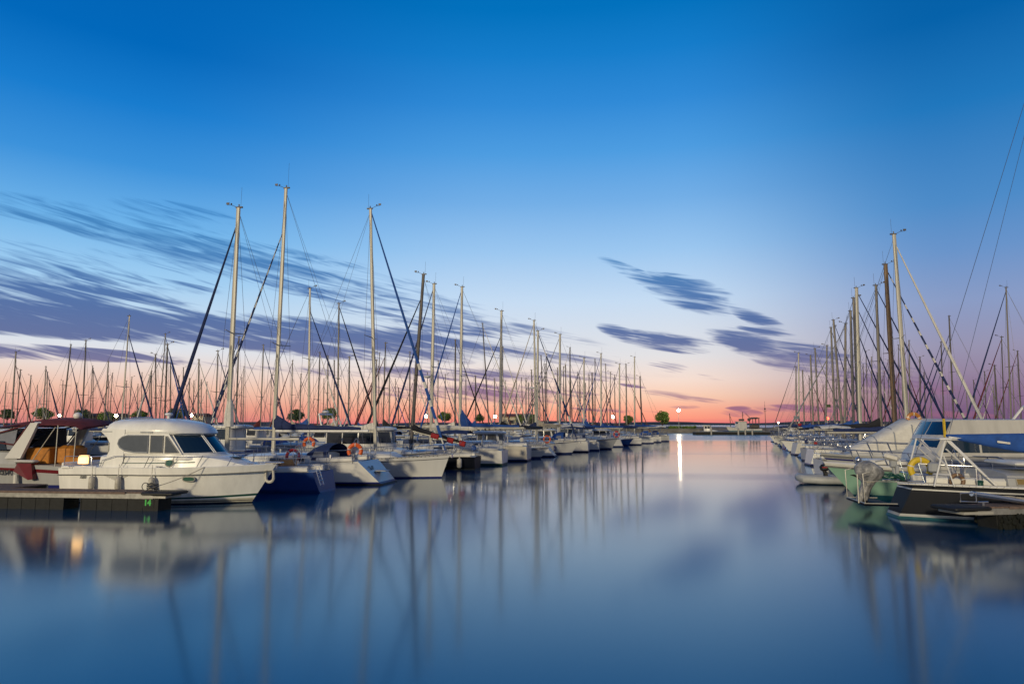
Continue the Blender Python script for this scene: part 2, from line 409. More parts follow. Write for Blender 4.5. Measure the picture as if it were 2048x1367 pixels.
def deck(ln, m, root, x0=0.0, x1=None, n=16, camber=.05, drop=.02):
    mb = MB(); x1 = ln.L if x1 is None else x1; rings = []
    for i in range(n + 1):
        X = lerp(x0, x1, i / n); t = ln.t_of(X - ln.rake * (1 - ln.t_of(X))) if ln.rake else ln.t_of(X)
        X = ln.x(t, 1); b = ln.beam(t, 1) * .985; z = ln.sheer(t) - drop
        rings.append([Vector((X, b, z)), Vector((X, b * .5, z + camber * .8)), Vector((X, 0, z + camber)), Vector((X, -b * .5, z + camber * .8)), Vector((X, -b, z))])
    mb.loft(rings, closed=False, cap=False); return mb.build('deck', m, root)

def rail_line(ln, m, root, x0, x1, dz=.02, r=.025, inset=.0, name='toe_rail', n=14, aft=False, tall=1.0):
    mb = MB()
    for s in (1, -1):
        pts = []
        for i in range(n + 1):
            t = lerp(x0, x1, i / n) / ln.L
            pts.append((ln.x(t, 1), s * max(ln.beam(t, 1) - inset, 0), ln.sheer(t) + dz))
        mb.tube(pts, r, 5)
    if aft: mb.tube([(ln.x(0, 1), ln.beam(0, 1), ln.sheer(0) + dz), (ln.x(0, 1), -ln.beam(0, 1), ln.sheer(0) + dz)], r, 5)
    return mb.build(name, m, root)

class House:
    """a deck house or coach roof: stations (x, half width, height above deck at the side)"""
    def __init__(s, ln, st, tumble=.12, crown=.06, z=None):
        s.ln, s.st, s.tumble, s.crown, s.z = ln, st, tumble, crown, z
    def sec(s, X):
        st = s.st
        for a, b in zip(st, st[1:]):
            if a[0] <= X <= b[0]:
                q = (X - a[0]) / max(1e-6, b[0] - a[0]); return lerp(a[1], b[1], q), lerp(a[2], b[2], q)
        return (st[0] if X < st[0][0] else st[-1])[1:]
    def base(s, X): return s.ln.deck(X) if s.z is None else s.z
    def side(s, X, f, side=1):          # point on the side wall, f 0 bottom .. 1 eave
        w, h = s.sec(X); return Vector((X, side * (w - s.tumble * f * min(1, h / .3)), s.base(X) + h * f * .86))
    def build(s, name, m, root, n=3, mi=None, ang=40):
        mb = MB(); rings = []
        xs = []
        for a, b in zip(s.st, s.st[1:]): xs += [lerp(a[0], b[0], i / n) for i in range(n)]
        xs.append(s.st[-1][0])
        for X in xs:
            w, h = s.sec(X); b = s.base(X) - .04; tu = s.tumble * min(1, h / .3); z = s.base(X)
            half = [(w, b), (w - tu, z + h * .86), (w - tu - min(.10, w * .2), z + h * .97), ((w - tu) * .45, z + h + s.crown * .8), (0, z + h + s.crown)]
            pts = [Vector((X, y, zz)) for y, zz in half] + [Vector((X, -y, zz)) for y, zz in half[-2::-1]]
            rings.append(pts)
        mb.loft(rings, closed=True, cap=True); return mb.build(name, m, root, ang=ang)
    def window(s, x0, x1, f0, f1, m, root, side, name='window', slant=0.0, proud=.012, frame=None, n=4):
        mb = MB(); vs = []
        for i in range(n + 1):
            q = i / n
            for f in (f0, f1):
                X = lerp(x0, x1, q) + (slant * (q * 2 - 1 if slant < 0 else q) if f == f1 else 0)
                p = s.side(X, f, side); vs += [p + Vector((0, side * proud, 0)), p - Vector((0, side * .01, 0))]
        rings = [[vs[i * 4], vs[i * 4 + 2], vs[i * 4 + 3], vs[i * 4 + 1]] for i in range(n + 1)]
        mb.loft(rings); o = mb.build(name, m, root, smooth=False)
        if frame:
            fb = MB(); loop = [rings[i][0] for i in range(n + 1)] + [rings[i][1] for i in range(n, -1, -1)] + [rings[0][0]]
            fb.tube([p + Vector((0, side * .004, 0)) for p in loop], .018, 4); fb.build('window_frame', frame, o)
        return o

def jib_tube(a, b, r, root, mats, striped, n=26, name='furled_jib'):
    a, b = Vector(a), Vector(b); P = []; rs = []
    for i in range(n + 1):
        q = i / n; P.append(a.lerp(b, q)); rs.append(r * (.35 + .65 * min(1, q * 1.6)) * (1 if q < .93 else .55))
    mb = MB(); start = striped if isinstance(striped, float) else 0.0
    def f(i, j): return 1 if striped and i / n >= start and (i * 2 + j) % 6 < 2 else 0
    # hank of rings
    rings = []; d = (b - a).normalized(); up = Vector((0, 1, 0)); up = (up - d * up.dot(d)).normalized(); sd = d.cross(up)
    for p, rr in zip(P, rs): rings.append([p + (up * cos(2 * pi * j / 6) + sd * sin(2 * pi * j / 6)) * rr for j in range(6)])
    mb.loft(rings, mi=f); return mb.build(name, mats, root)

def sail_cover(root, x0, x1, z0, z1, h0, h1, m, lean0=0.0, tall=None, name='sail_cover', w=.15):
    """from the mast (x0) aft to x1; lies on the boom"""
    mb = MB(); rings = []; n = 10
    for i in range(n + 1):
        q = i / n; X = lerp(x0, x1, q); zb = lerp(z0, z1, q); h = lerp(h0, h1, q ** .8)
        if tall: h += tall * max(0, 1 - q * 4.5) ** 1.5
        h *= 1 + .09 * sin(i * 2.3); ww = w * lerp(1, .6, q) * (1 if 0 < i < n else .7)
        rings.append([Vector((X, ww * cos(a) * (.55 if sin(a) > .3 else 1), zb + h * (.5 + .5 * sin(a)) - .03)) for a in [2 * pi * k / 10 for k in range(10)]])
    mb.loft(rings); return mb.build(name, m, root, ang=60)

def bands_of(o, angs, RR, r, d):
    for a in angs:
        t = MB(); t.tube([(RR * cos(a - d), 0, RR * sin(a - d)), (RR * cos(a + d), 0, RR * sin(a + d))], r, 8); t.build('band', 'white_canvas', o)
def horseshoe(label, m, loc, rz, tilt=0.0, s=1.0, cat='lifebuoy'):
    o = thing('lifebuoy', label, cat, loc, rz)
    mb = MB(); mb.arc((0, 0, 0), .25 * s, .085 * s, -.62, pi + .62, 18, 8); mb.build('ring', m, o)
    bands_of(o, (.3, pi / 2, pi - .3), .245 * s, .09 * s, .07); return o
def ringbuoy(label, m, loc, rz, s=1.0):
    o = thing('lifebuoy', label, 'lifebuoy', loc, rz)
    mb = MB(); mb.arc((0, 0, 0), .29 * s, .075 * s, 0, 2 * pi, 22, 8); mb.build('ring', m, o)
    bands_of(o, [pi / 4 + k * pi / 2 for k in range(4)], .29 * s, .08 * s, .1); return o
def fender(label, loc, m='fender_white', r=.12, l=.55, rope=.5, group=None):
    o = thing('fender', label, 'fender', loc, 0, group)
    mb = MB(); rings = []
    for z, k in ((0, .3), (.03, .75), (.08, 1), (l - .1, 1), (l - .04, .75), (l, .3), (l + .06, .26)):
        rings.append([Vector((r * k * cos(2 * pi * j / 12), r * k * sin(2 * pi * j / 12), z)) for j in range(12)])
    mb.loft(rings); mb.build('body', m, o)
    rb = MB(); rb.tube([(0, 0, l + .04), (0, .02, l + rope)], .010, 4); rb.build('rope', 'rope', o); return o

def rig(root, mast, lod, dat):
    """standing rigging as thin wires: shrouds over the spreaders, stays to bow and stern"""
    top, ln, mx, zb = dat['top'], dat['ln'], dat['mx'], dat['zb']; r = dat.get('wire', .007)
    b = ln.edge(mx, .05); mb = MB()
    P = lambda q: Vector((lerp(mx, top.x, q), lerp(0, top.y, q), lerp(zb, top.z, q)))
    for s in (1, -1):
        tip = P(dat['sq']) + Vector((-.12, s * dat['sw'], .04))
        mb.tube([(mx - .2, s * b, ln.deck(mx)), tip, P(.985)], r, 3, cap=False)
        mb.tube([(mx - .35, s * b, ln.deck(mx)), P(dat['sq'] * .97)], r, 3, cap=False)
        if lod == 0:
            mb.tube([(mx + .25, s * b, ln.deck(mx)), P(dat['sq'] * .97)], r, 3, cap=False)
    mb.tube([P(.99), (.1 + ln.rake * .9, 0, ln.sheer(0) + .1)], r, 3, cap=False)
    if dat.get('forestay', True): mb.tube([P(dat['fq']), (ln.L - .15, 0, ln.sheer(1) + .05)], r, 3, cap=False)
    # boom topping lift
    if dat.get('boom'): mb.tube([P(.99), dat['boom']], r * .8, 3, cap=False)
    mb.build('rigging', 'wire', root)

def mast_fit(root, mast, top, lod, antenna=.9, vane=True):
    mb = MB()
    t = top
    mb.box((t.x - .04, t.y, t.z + .03), (.34, .07, .07))
    if antenna: mb.tube([(t.x - .12, t.y, t.z), (t.x - .13, t.y, t.z + antenna)], .008 if lod else .006, 4)
    if vane:
        mb.tube([(t.x + .05, t.y, t.z + .03), (t.x + .35, t.y, t.z + .16), (t.x + .6, t.y, t.z + .18)], .011, 4)
        mb.box((t.x + .56, t.y, t.z + .25), (.16, .015, .10)); mb.ball((t.x + .38, t.y, t.z + .22), .045, 6, 4)
    mb.tube([(t.x - .02, t.y, t.z), (t.x - .02, t.y, t.z + .18)], .03, 5)
    mb.build('masthead_gear', 'mast_dark', mast)

def sailboat(label, tip, heading, L=9, B=3, side=None, mast_at=None, top_px=None, base_px=None, lod=0, group=None, fb=(.95, .9, 1.2), over=.8, rake=0.0,
             hmat='gelcoat', stripe='navy_stripe', bottom='antifoul_blue', cove=None, tb=.7, deckm='deck', cab=.42, cabx=(.30, .74), winm='window', mastm='aluminium', mr=None,
             boom=True, cover='navy_canvas', tallcover=.35, boomz=1.35, boomlen=None, jib='navy_canvas', striped=False, jibr=.075, fq=.97, spreaders=1, sq=.52, dodger=None,
             antenna=.9, wheel=True, radar=False, fine=2.2, boot=True, boomm='aluminium', boomdrop=0.0, wire=.009, cabm='gelcoat', name='sailing_boat', topz=None, origin='stern', bim=True):
    """tip: world point of the transom ('stern') or stem ('bow') at the water; the mast top is given by its pixel"""
    c_, s_ = cos(heading), sin(heading)
    loc = Vector((tip[0], tip[1], 0))
    if origin == 'bow': loc -= Vector((c_, s_, 0)) * (L - over)
    root = thing(name, label, 'sailing boat', loc, heading, group)
    ln = Lines(L, B, fb[0], fb[1], fb[2], over, rake, tb, fine)
    if mast_at is None:                  # metres from the transom, from the pixel of the mast foot
        den = c_ - s_ * ray(base_px, 860).x / ray(base_px, 860).y
        k = ray(base_px, 860).x / ray(base_px, 860).y
        mast_at = (k * loc.y - loc.x) / (c_ - k * s_)
    mx = min(max(mast_at, L * .42), L * .78)
    W2 = loc + Vector((c_, s_, 0)) * mx
    if top_px is not None:
        wt = at(top_px[0], top_px[1], W2.y); dx = wt.x - W2.x; dz = wt.z
        dx = max(-dz * .06, min(dz * .06, dx))
        top = Vector((mx + dx * c_, -dx * s_, dz))
    else: top = Vector((mx - .1, 0, topz))
    root['mast_at'] = mx
    wl = .07
    bands = [(wl, 1)]
    if boot: bands += [(.15, 2)]
    bands += [(.40, 0), (-.34, 0)] if fb[1] > .78 else [(.40, 0)]
    if cove: bands += [(-.20, 0), (-.155, 3)]
    bands += [(0.0 - 1e-4, 0)]
    hull(ln, [hmat, bottom, stripe, cove or stripe], bands, root, n=16 if lod < 2 else 11)
    deck(ln, deckm, root, n=12 if lod < 2 else 8)
    if lod < 2: rail_line(ln, 'aluminium' if lod == 0 else 'aluminium_dim', root, .02 * L, .985 * L, .02, .022)
    # coach roof
    x0, x1 = cabx[0] * L, cabx[1] * L; bw = ln.edge(lerp(x0, x1, .4), .38)
    hs = House(ln, [(x0, bw, cab), (x0 + .35, bw, cab), (lerp(x0, x1, .55), min(bw, ln.edge(lerp(x0, x1, .55), .36)), cab * .92), (x1 - .5, ln.edge(x1 - .5, .42), cab * .62), (x1, ln.edge(x1, .5) * .7, .03)], .10, .07)
    hs.build('cabin', cabm, root)
    for s in (1, -1):
        if lod == 0:
            q = (x1 - x0); hs.window(x0 + q * .16, x0 + q * .34, .30, .74, winm, root, s, 'cabin_window'); hs.window(x0 + q * .40, x0 + q * .56, .30, .72, winm, root, s, 'cabin_window')
        else: hs.window(lerp(x0, x1, .14), lerp(x0, x1, .56), .32, .72, winm, root, s, 'cabin_window')
    # cockpit coamings
    if lod < 2:
        for s in (1, -1):
            cb = MB()
            pts = [(lerp(.35 + rake, x0 + .1, i / 4), s * (ln.edge(lerp(.35 + rake, x0, i / 4), .34)), ln.deck(lerp(.35, x0, i / 4)) + .12) for i in range(5)]
            cb.tube(pts, .15, 6, flat=.6)
            cb.build('cockpit_coaming', 'gelcoat', root)
    if wheel and lod < 2:
        wb = MB(); xw = L * .15 + .3; wb.tube([(xw, 0, ln.deck(xw)), (xw, 0, ln.deck(xw) + .75)], .06, 6); wb.arc((xw - .1, 0, ln.deck(xw) + .72), .42, .016, 0, 2 * pi, 20, 5, ax='x')
        for k in range(3): wb.tube([(xw - .1, .42 * cos(k * pi / 3), ln.deck(xw) + .72 + .42 * sin(k * pi / 3)), (xw - .1, -.42 * cos(k * pi / 3), ln.deck(xw) + .72 - .42 * sin(k * pi / 3))], .01, 4)
        wb.build('steering_wheel', 'steel', root)
    # mast
    mr = mr or (.125 if lod == 0 else .115); zb = ln.deck(mx) + hs.sec(mx)[1] * (1 if x0 < mx < x1 else 0)
    foot = Vector((mx, 0, zb - .03)); n = 6
    mb = MB(); mb.tube([foot.lerp(top, i / n) for i in range(n + 1)], [mr * (1 if i < n - 1 else .85) for i in range(n + 1)], 8, flat=.72); mast = mb.build('mast', mastm, root)
    mlean = lambda q: foot.lerp(top, q)
    sw = B * .30 if spreaders else 0
    if spreaders:
        for k in range(spreaders):
            q = sq if spreaders == 1 else (.36, .66)[k]; p = mlean(q)
            sb = MB()
            for s in (1, -1): sb.tube([p, p + Vector((-.16, s * sw * (1 - .15 * k), .06))], [.035, .018], 5, flat=.5)
            sb.build('spreader', mastm, mast)
    mast_fit(root, mast, top, lod, antenna, vane=lod < 2 or random.random() < .35)
    if radar:
        p = mlean(.42); rb = MB(); rb.ball(p + Vector((.35, 0, 0)), (.28, .28, .11), 12, 6); rb.box(p + Vector((.15, 0, -.06)), (.35, .1, .05)); rb.build('radar_dome', 'white_paint', mast)
    # boom and cover
    bl = boomlen or mx * .86; zbm = zb + boomz - (cab if x0 < mx < x1 else 0) * .55
    bend = Vector((mx - .1 - bl, 0, zbm - boomdrop))
    if boom:
        bb = MB(); bb.tube([(mx - .1, 0, zbm), bend], .065, 7); bb.build('boom', boomm, root)
        if cover: sail_cover(root, mx - .02, mx - .1 - bl * .92, zbm + .07, bend.z + .06 + boomdrop * .08, .40, .17, cover, tall=tallcover)
    if jib: jib_tube(mlean(fq) + Vector((.05, 0, 0)), (L - .25, 0, ln.sheer(1) + .25), jibr, root, [jib, 'white_canvas'], striped, n=40 if lod == 0 else 14)
    rig(root, mast, lod, dict(top=top, ln=ln, mx=mx, zb=zb, sq=sq, sw=sw, wire=wire, fq=fq, forestay=not jib, boom=bend if boom else None))
    # rails
    rr = .013 if lod == 0 else .018
    if lod < 2:
        for nm, xa, xb, cx in (('pulpit', L - 1.5, L - .12, True), ('pushpit', 1.5 + rake, .10 + rake, False)):
            pb = MB(); hh = .62
            for s in (1, -1):
                pts = [(xa, s * ln.edge(xa, .07), ln.deck(xa)), (xa, s * ln.edge(xa, .07), ln.deck(xa) + hh), (lerp(xa, xb, .6), s * ln.edge(lerp(xa, xb, .6), .07), ln.deck(xa) + hh + .02), (xb, s * max(.12, ln.edge(xb, .08)), ln.deck(xb) + hh + .03)]
                pb.tube(pts, rr, 5); pb.tube([(xb - (.25 if cx else -.15), s * max(.14, ln.edge(xb, .08)), ln.deck(xb)), (xb, s * max(.12, ln.edge(xb, .08)), ln.deck(xb) + hh + .03)], rr, 5)
                pb.tube([(xa, s * ln.edge(xa, .07), ln.deck(xa) + hh * .5), (xb, s * max(.12, ln.edge(xb, .08)), ln.deck(xb) + hh * .5)], rr * .8, 5)
            if cx: pb.tube([(xb, -.12, ln.deck(xb) + hh + .03), (xb + .1, 0, ln.deck(xb) + hh + .03), (xb, .12, ln.deck(xb) + hh + .03)], rr, 5)
            if not cx: pb.tube([(xb, -ln.edge(xb, .08), ln.deck(xb) + .3), (xb - .04, 0, ln.deck(xb) + .3), (xb, ln.edge(xb, .08), ln.deck(xb) + .3)], rr, 5)
            pb.build(nm, 'steel', root)
        lb = MB(); ns = 5
        for s in (1, -1):
            xs_ = [lerp(1.5 + rake, L - 1.5, i / ns) for i in range(ns + 1)]
            for X in xs_[1:-1]: lb.tube([(X, s * ln.edge(X, .07), ln.deck(X)), (X, s * ln.edge(X, .07), ln.deck(X) + .62)], .012, 4)
            for hz in (.6, .32): lb.tube([(X, s * ln.edge(X, .07), ln.deck(X) + hz) for X in xs_], .006, 3)
        lb.build('lifeline', 'steel', root)
    if dodger:
        db = MB(); rings = []
        for X, h, w in ((x0 - .45, .78, 1.0), (x0 + .1, .80, 1.0), (x0 + .55, .62, .95), (x0 + .95, .10, .9)):
            ww = bw * w; z = ln.deck(x0) + cab * .35
            rings.append([Vector((X, ww * cos(a), z + (h + (cab * .35 if h < .3 else 0)) * max(sin(a), 0) ** .6)) for a in [pi * k / 10 for k in range(11)]])
        db.loft(rings, closed=False, cap=False); db.build('dodger', dodger, root, ang=70)
        for s in (1, -1):
            wb = MB()
            wb.add([Vector((x0 - .25, s * (bw + .006), ln.deck(x0) + cab * .35 + .16)), Vector((x0 + .35, s * (bw + .006), ln.deck(x0) + cab * .35 + .16)), Vector((x0 + .25, s * (bw * .97 + .006), ln.deck(x0) + cab * .35 + .42)), Vector((x0 - .2, s * (bw * .97 + .006), ln.deck(x0) + cab * .35 + .42))], [(0, 1, 2, 3)])
            wb.build('dodger_window', 'clear_vinyl', root, smooth=False)
    if lod < 2:                          # small deck gear
        rd = random.Random(int(abs(loc.x * 31 + loc.y * 17) * 10))
        hb = MB(); hx = lerp(x1, L, .25); hb.box((hx, 0, ln.deck(hx) + .07), (.5, .5, .07), bev=.02); hb.build('deck_hatch', 'window_grey', root)
        ab = MB(); ab.tube([(L - .5, .06, ln.deck(L) + .08), (L + .1, .06, ln.deck(L) + .1)], .03, 5); ab.box((L + .12, .06, ln.deck(L) - .02), (.06, .32, .2), bev=.02); ab.build('anchor', 'steel', root)
        for s in (1, -1):
            w_ = MB(); wx = x0 - .6; w_.tube([(wx, s * ln.edge(wx, .34), ln.deck(wx) + .2), (wx, s * ln.edge(wx, .34), ln.deck(wx) + .42)], [.08, .06], 9); w_.build('winch', 'steel', root)
            v_ = MB(); vx = lerp(x0, x1, .62); z = ln.deck(vx) + hs.sec(vx)[1]; v_.tube([(vx, s * .35, z), (vx, s * .35, z + .2), (vx + .1, s * .35, z + .26)], .06, 7); v_.build('deck_vent', 'white_canvas', root)
        if rd.random() < .6:
            k_ = MB(); k_.box((.45 + rake, rd.choice((-.8, .8)) * B / 3, ln.deck(.5) + .55), (.3, .2, .34), bev=.06); k_.build('rail_locker', rd.choice(['white_canvas', 'blue_canvas', 'grey_paint', 'navy_canvas']), root)
        if bim and rd.random() < .5:
            cx_ = lerp(.6 + rake, x0, .5); c_b = MB(); rr_ = []
            for q in range(5):
                X = lerp(.5 + rake, x0 - .2, q / 4); rr_.append([Vector((X, B * .34 * cos(a), ln.deck(X) + 1.55 + .22 * sin(a) - .1 * abs(q / 2 - 1))) for a in [pi * k / 8 for k in range(9)]])
            c_b.loft(rr_, closed=False, cap=False); bm_ = c_b.build('bimini', rd.choice(['navy_canvas', 'blue_canvas', 'white_canvas', 'black_canvas']), root, ang=70)
            for X in (.5 + rake, x0 - .2):
                f_ = MB(); f_.tube([(cx_, -B * .36, ln.deck(cx_)), (X, -B * .34, ln.deck(X) + 1.5), (X, B * .34, ln.deck(X) + 1.5), (cx_, B * .36, ln.deck(cx_))], .015, 4)
                f_.build('bimini_frame', 'steel', bm_)
        fx = [lerp(.25, .75, k / 2) * L for k in range(3)]
        for k, X in enumerate(fx):
            if rd.random() < .55: continue
            s = -1 if sin(heading) * 1 + cos(heading) > 0 else 1
            f_ = MB(); p_ = Vector((X, s * (ln.edge(X) + .10), .30)); f_.tube([p_, p_ + Vector((0, 0, .06)), p_ + Vector((0, 0, .46)), p_ + Vector((0, 0, .54))], [.05, .105, .105, .04], 9); f_.tube([p_ + Vector((0, 0, .5)), (X, s * (ln.edge(X) - .05), ln.deck(X) + .1)], .012, 4); f_.build('hull_fender', rd.choice(['fender_white', 'fender_white', 'navy_stripe']), root)
    return root, ln, top, hs

def wpt(root, p):                        # a point of a boat in the world
    a = root.rotation_euler.z; p = Vector(p)
    return Vector((root.location.x + p.x * cos(a) - p.y * sin(a), root.location.y + p.x * sin(a) + p.y * cos(a), root.location.z + p.z))
HL, HR = R(-10), R(170)                  # boats lie across the fairway: bow to the right, bow to the left

# ------------------------------------------------------------ water, land, quay
wm = MB(); wm.add([(-2500, -120, 0), (2500, -120, 0), (2500, 3200, 0), (-2500, 3200, 0)], [(0, 1, 2, 3)])
struct(wm.build('water', 'water', smooth=False))
QY = 224.0
gm = MB(); gm.add([(-420, QY + .5, 1.25), (62, QY + .5, 1.25), (74, QY + 40, 1.25), (120, QY + 120, 1.3), (120, 700, 1.4), (-420, 700, 1.4)], [(0, 1, 2, 3, 4, 5)])
struct(gm.build('ground', 'ground', smooth=False))
km = MB(); km.box((-179.5, QY + .2, .55), (483, .7, 1.44)); km.box((-179.5, QY + .25, 1.33), (483, 1.1, .16))
struct(km.build('quay_wall', 'quay_stone', smooth=False)); bpy.data.objects['quay_wall'].name = 'quay'
hm = MB(); random.seed(3); rings = []
for i in range(90):
    X = -2300 + i * 52; h = 7.0 + 3.2 * sin(i * .31) + 2.2 * sin(i * .83 + 1) + random.uniform(-.8, .8) + (2.5 if X > 300 else 0)
    rings.append([Vector((X, 1900, -1)), Vector((X, 1930, h * .8)), Vector((X, 1990, h)), Vector((X, 2200, -1))])
hm.loft(rings, closed=False, cap=False); struct(hm.build('hills', 'hill'))

# trees: trunk, limbs and a crown of small leaf clumps
def crown(w, h, seed, n=2600, leaf=.17):
    rnd = random.Random(seed); mb = MB(); blobs = []
    for k in range(26):
        a = rnd.uniform(0, 2 * pi); u = rnd.uniform(-.75, 1); q = sqrt(1 - u * u) * rnd.uniform(.5, .95)
        blobs.append((w / 2 * q * cos(a) * .78, w / 2 * q * sin(a) * .78, h * (.5 + .40 * u * rnd.uniform(.8, 1.0)), w * rnd.uniform(.12, .20)))
    for k in range(n):
        bx, by, bz, br = blobs[rnd.randrange(len(blobs))]
        th, u = rnd.uniform(0, 2 * pi), rnd.uniform(-1, 1); rr = br * rnd.uniform(.5, 1.1)
        c = Vector((bx + rr * sqrt(1 - u * u) * cos(th), by + rr * sqrt(1 - u * u) * sin(th), bz + rr * u * .8))
        a, b = Vector((rnd.gauss(0, 1), rnd.gauss(0, 1), rnd.gauss(0, 1))).normalized(), Vector((rnd.gauss(0, 1), rnd.gauss(0, 1), rnd.gauss(0, 1)))
        b = (b - a * a.dot(b)).normalized(); s = leaf * rnd.uniform(.6, 1.4)
        mb.add([c - a * s - b * s * .5, c + a * s * .2 - b * s * .6, c + a * s, c + b * s * .7], [(0, 1, 2, 3)])
    return mb
def tree(label, px, w_px, top, base_y, Y, seed, m='leaf', group='umbrella pines on the quay'):
    k = Y / F; loc = (X_at(px, Y), Y, 1.25); w = w_px * k; zt = at(px, top, Y).z - 1.25
    zb = max(.9, at(px, base_y, Y).z - 1.25); h = (zt - zb)
    o = thing('umbrella_pine', label, 'tree', loc, seed * 1.3, group)
    t = MB(); t.tube([(0, 0, -.1), (.08, .03, zb * .5), (0, .05, zb), (.02, 0, zb + h * .5)], [.24, .18, .15, .06], 8)
    for q in range(5):
        a = q * 1.257 + seed; t.tube([(0, .03, zb * .95), (w * .14 * cos(a), w * .14 * sin(a), zb + h * .2), (w * .3 * cos(a), w * .3 * sin(a), zb + h * .5)], [.10, .06, .03], 5)
    t.build('trunk', 'bark', o)
    c = crown(w * 1.0, h * 1.08, seed, 2600, .20 * w / 5.5).build('crown', m, o, smooth=False); c.location = (0, 0, zb)
    return o
TREES = [(14, 30, 820, 838, 'umbrella pine at the far left edge of the quay'), (86, 40, 819, 838, 'umbrella pine just left of the first quay lamp'),
         (163, 36, 822, 838, 'umbrella pine just right of the first quay lamp, left of the long house'), (210, 34, 826, 840, 'bright umbrella pine in front of the long red roofed house'),
         (279, 34, 824, 838, 'umbrella pine over the white cruiser roof, just right of the long house'), (355, 42, 818, 838, 'umbrella pine left of the lamp that shows over the white cruiser roof'),
         (592, 38, 822, 840, 'umbrella pine above the dark blue boom cover, the left of two there'), (657, 38, 818, 838, 'dense umbrella pine above the boom cover, the right of two there'),
         (890, 32, 826, 841, 'round umbrella pine between the bright blue jib and the bright blue boom cover'), (960, 24, 830, 842, 'small umbrella pine seen above the bright blue boom cover'),
         (1040, 22, 831, 846, 'umbrella pine before the left half of the house by the tan boom cover'), (1064, 24, 829, 846, 'umbrella pine at the right gable of the house by the tan boom cover'),
         (1256, 24, 831, 848, 'small umbrella pine right of the lamp at the end of the left row'), (1325, 34, 825, 848, 'broad umbrella pine standing alone at the end of the quay')]
for i, (px, w, t, b, lb) in enumerate(TREES):
    tree(lb, px, w, t - 1, b + 1, 236 + (i * 37 % 9) if px < 1300 else 229, i + 2, 'leaf' if i in (3, 8, 10, 11, 12, 13) else ('leaf' if i % 3 == 1 else 'leaf_dark'))
# hedges by the end of the quay
for px0, px1, lb in ((1338, 1362, 'low clipped hedge on the quay right of the lone umbrella pine'), (1364, 1392, 'low hedge at the tip of the quay under the tall lamp')):
    hb = MB(); rnd = random.Random(px0); x0, x1 = X_at(px0, 228), X_at(px1, 228)
    for k in range(700):
        c = Vector((rnd.uniform(x0, x1), 228 + rnd.uniform(-.6, .6), 1.25 + rnd.random() * (.9 + .25 * sin(rnd.random() * 9)))); a = Vector((rnd.gauss(0, 1), rnd.gauss(0, 1), rnd.gauss(0, 1))).normalized() * .16; b = Vector((a.y, -a.z, a.x))
        hb.add([c - a, c - b, c + a, c + b], [(0, 1, 2, 3)])
    tag(hb.build('hedge', 'leaf', smooth=False), lb, 'hedge', 'hedges on the quay')

def house(label, px0, px1, ytop, Y, wallm='wall_cream', flat=False):
    x0, x1 = X_at(px0, Y), X_at(px1, Y); zt = at((px0 + px1) / 2, ytop, Y).z; w = x1 - x0; g = 1.25; ez = zt - .9
    o = thing('harbour_house', label, 'house', ((x0 + x1) / 2, Y, g))
    mb = MB(); mb.box((0, 0, (ez - g) / 2), (w, 7, ez - g)); mb.build('wall', wallm, o, smooth=False)
    rb = MB(); e = ez - g
    rb.loft([[Vector((sx * (w / 2 + .5), -4.2, e + .003)), Vector((sx * (w / 2 + .5), 0, zt - g)), Vector((sx * (w / 2 + .5), 4.2, e + .003)), Vector((sx * (w / 2 + .5), 4.2, e - .15)), Vector((sx * (w / 2 + .5), -4.2, e - .15))] for sx in (-1, 1)])
    rb.build('roof', 'roof_red', o, smooth=False)
    n = max(2, int(w / 2.4))
    for k in range(n):
        wbx = MB(); wbx.box((-w / 2 + (k + .5) * w / n, -3.52, e * .55), (1.0, .08, 1.2)); wo_ = wbx.build('window', 'window', o, smooth=False)
        for s in (-1, 1):
            sb = MB(); sb.box((-w / 2 + (k + .5) * w / n + s * .78, -3.55, e * .55), (.5, .06, 1.3)); sb.build('shutter', 'shutter', wo_, smooth=False)
house('long cream house with a red tiled roof between two lamps on the left quay', 172, 247, 826, 246)
house('cream house with a red tiled roof behind the tan boom cover', 1000, 1062, 827, 246)
house('small tan harbour kiosk right of the lamp over the white cruiser roof', 392, 414, 826, 240)

def street_lamp(label, px, py, Y, m='lamp_glow', r=.40):
    p = at(px, py, Y); o = thing('street_lamp', label, 'street lamp', (p.x, Y, 1.25), 0, 'lit lamps along the quay'); h = p.z - 1.25
    b = MB(); b.tube([(0, 0, 0), (0, 0, .5), (0, 0, h - r)], [.11, .07, .05], 8); b.build('post', 'grey_paint', o)
    hd = MB(); hd.tube([(0, 0, h - r * 1.25), (0, 0, h - r * .92)], [.08, r * .4], 10); hd.build('lamp_holder', 'grey_paint', o)
    g = MB(); g.ball((0, 0, h), r, 14, 10); g.build('lamp_globe', m, o)
for px, py, lb in ((118, 831, 'lit quay lamp above the maroon canopy'), (232, 831, 'lit quay lamp above the aft tip of the white cruiser roof'), (384, 830, 'lit quay lamp above the front of the white cruiser roof'),
                   (852, 832, 'lit quay lamp between the bright blue jib and a tall grey mast'), (990, 832, 'lit quay lamp left of the house, over the bright blue boom cover'), (1226, 833, 'lit quay lamp near the far end of the left row'), (1357, 820, 'tall lit lamp at the tip of the quay whose glow streaks the water')):
    street_lamp(lb, px, py, 232.0 if px != 1357 else 227.0, m='lamp_glow' if px != 1357 else 'lamp_glow_strong', r=.50 if px != 1357 else .44)

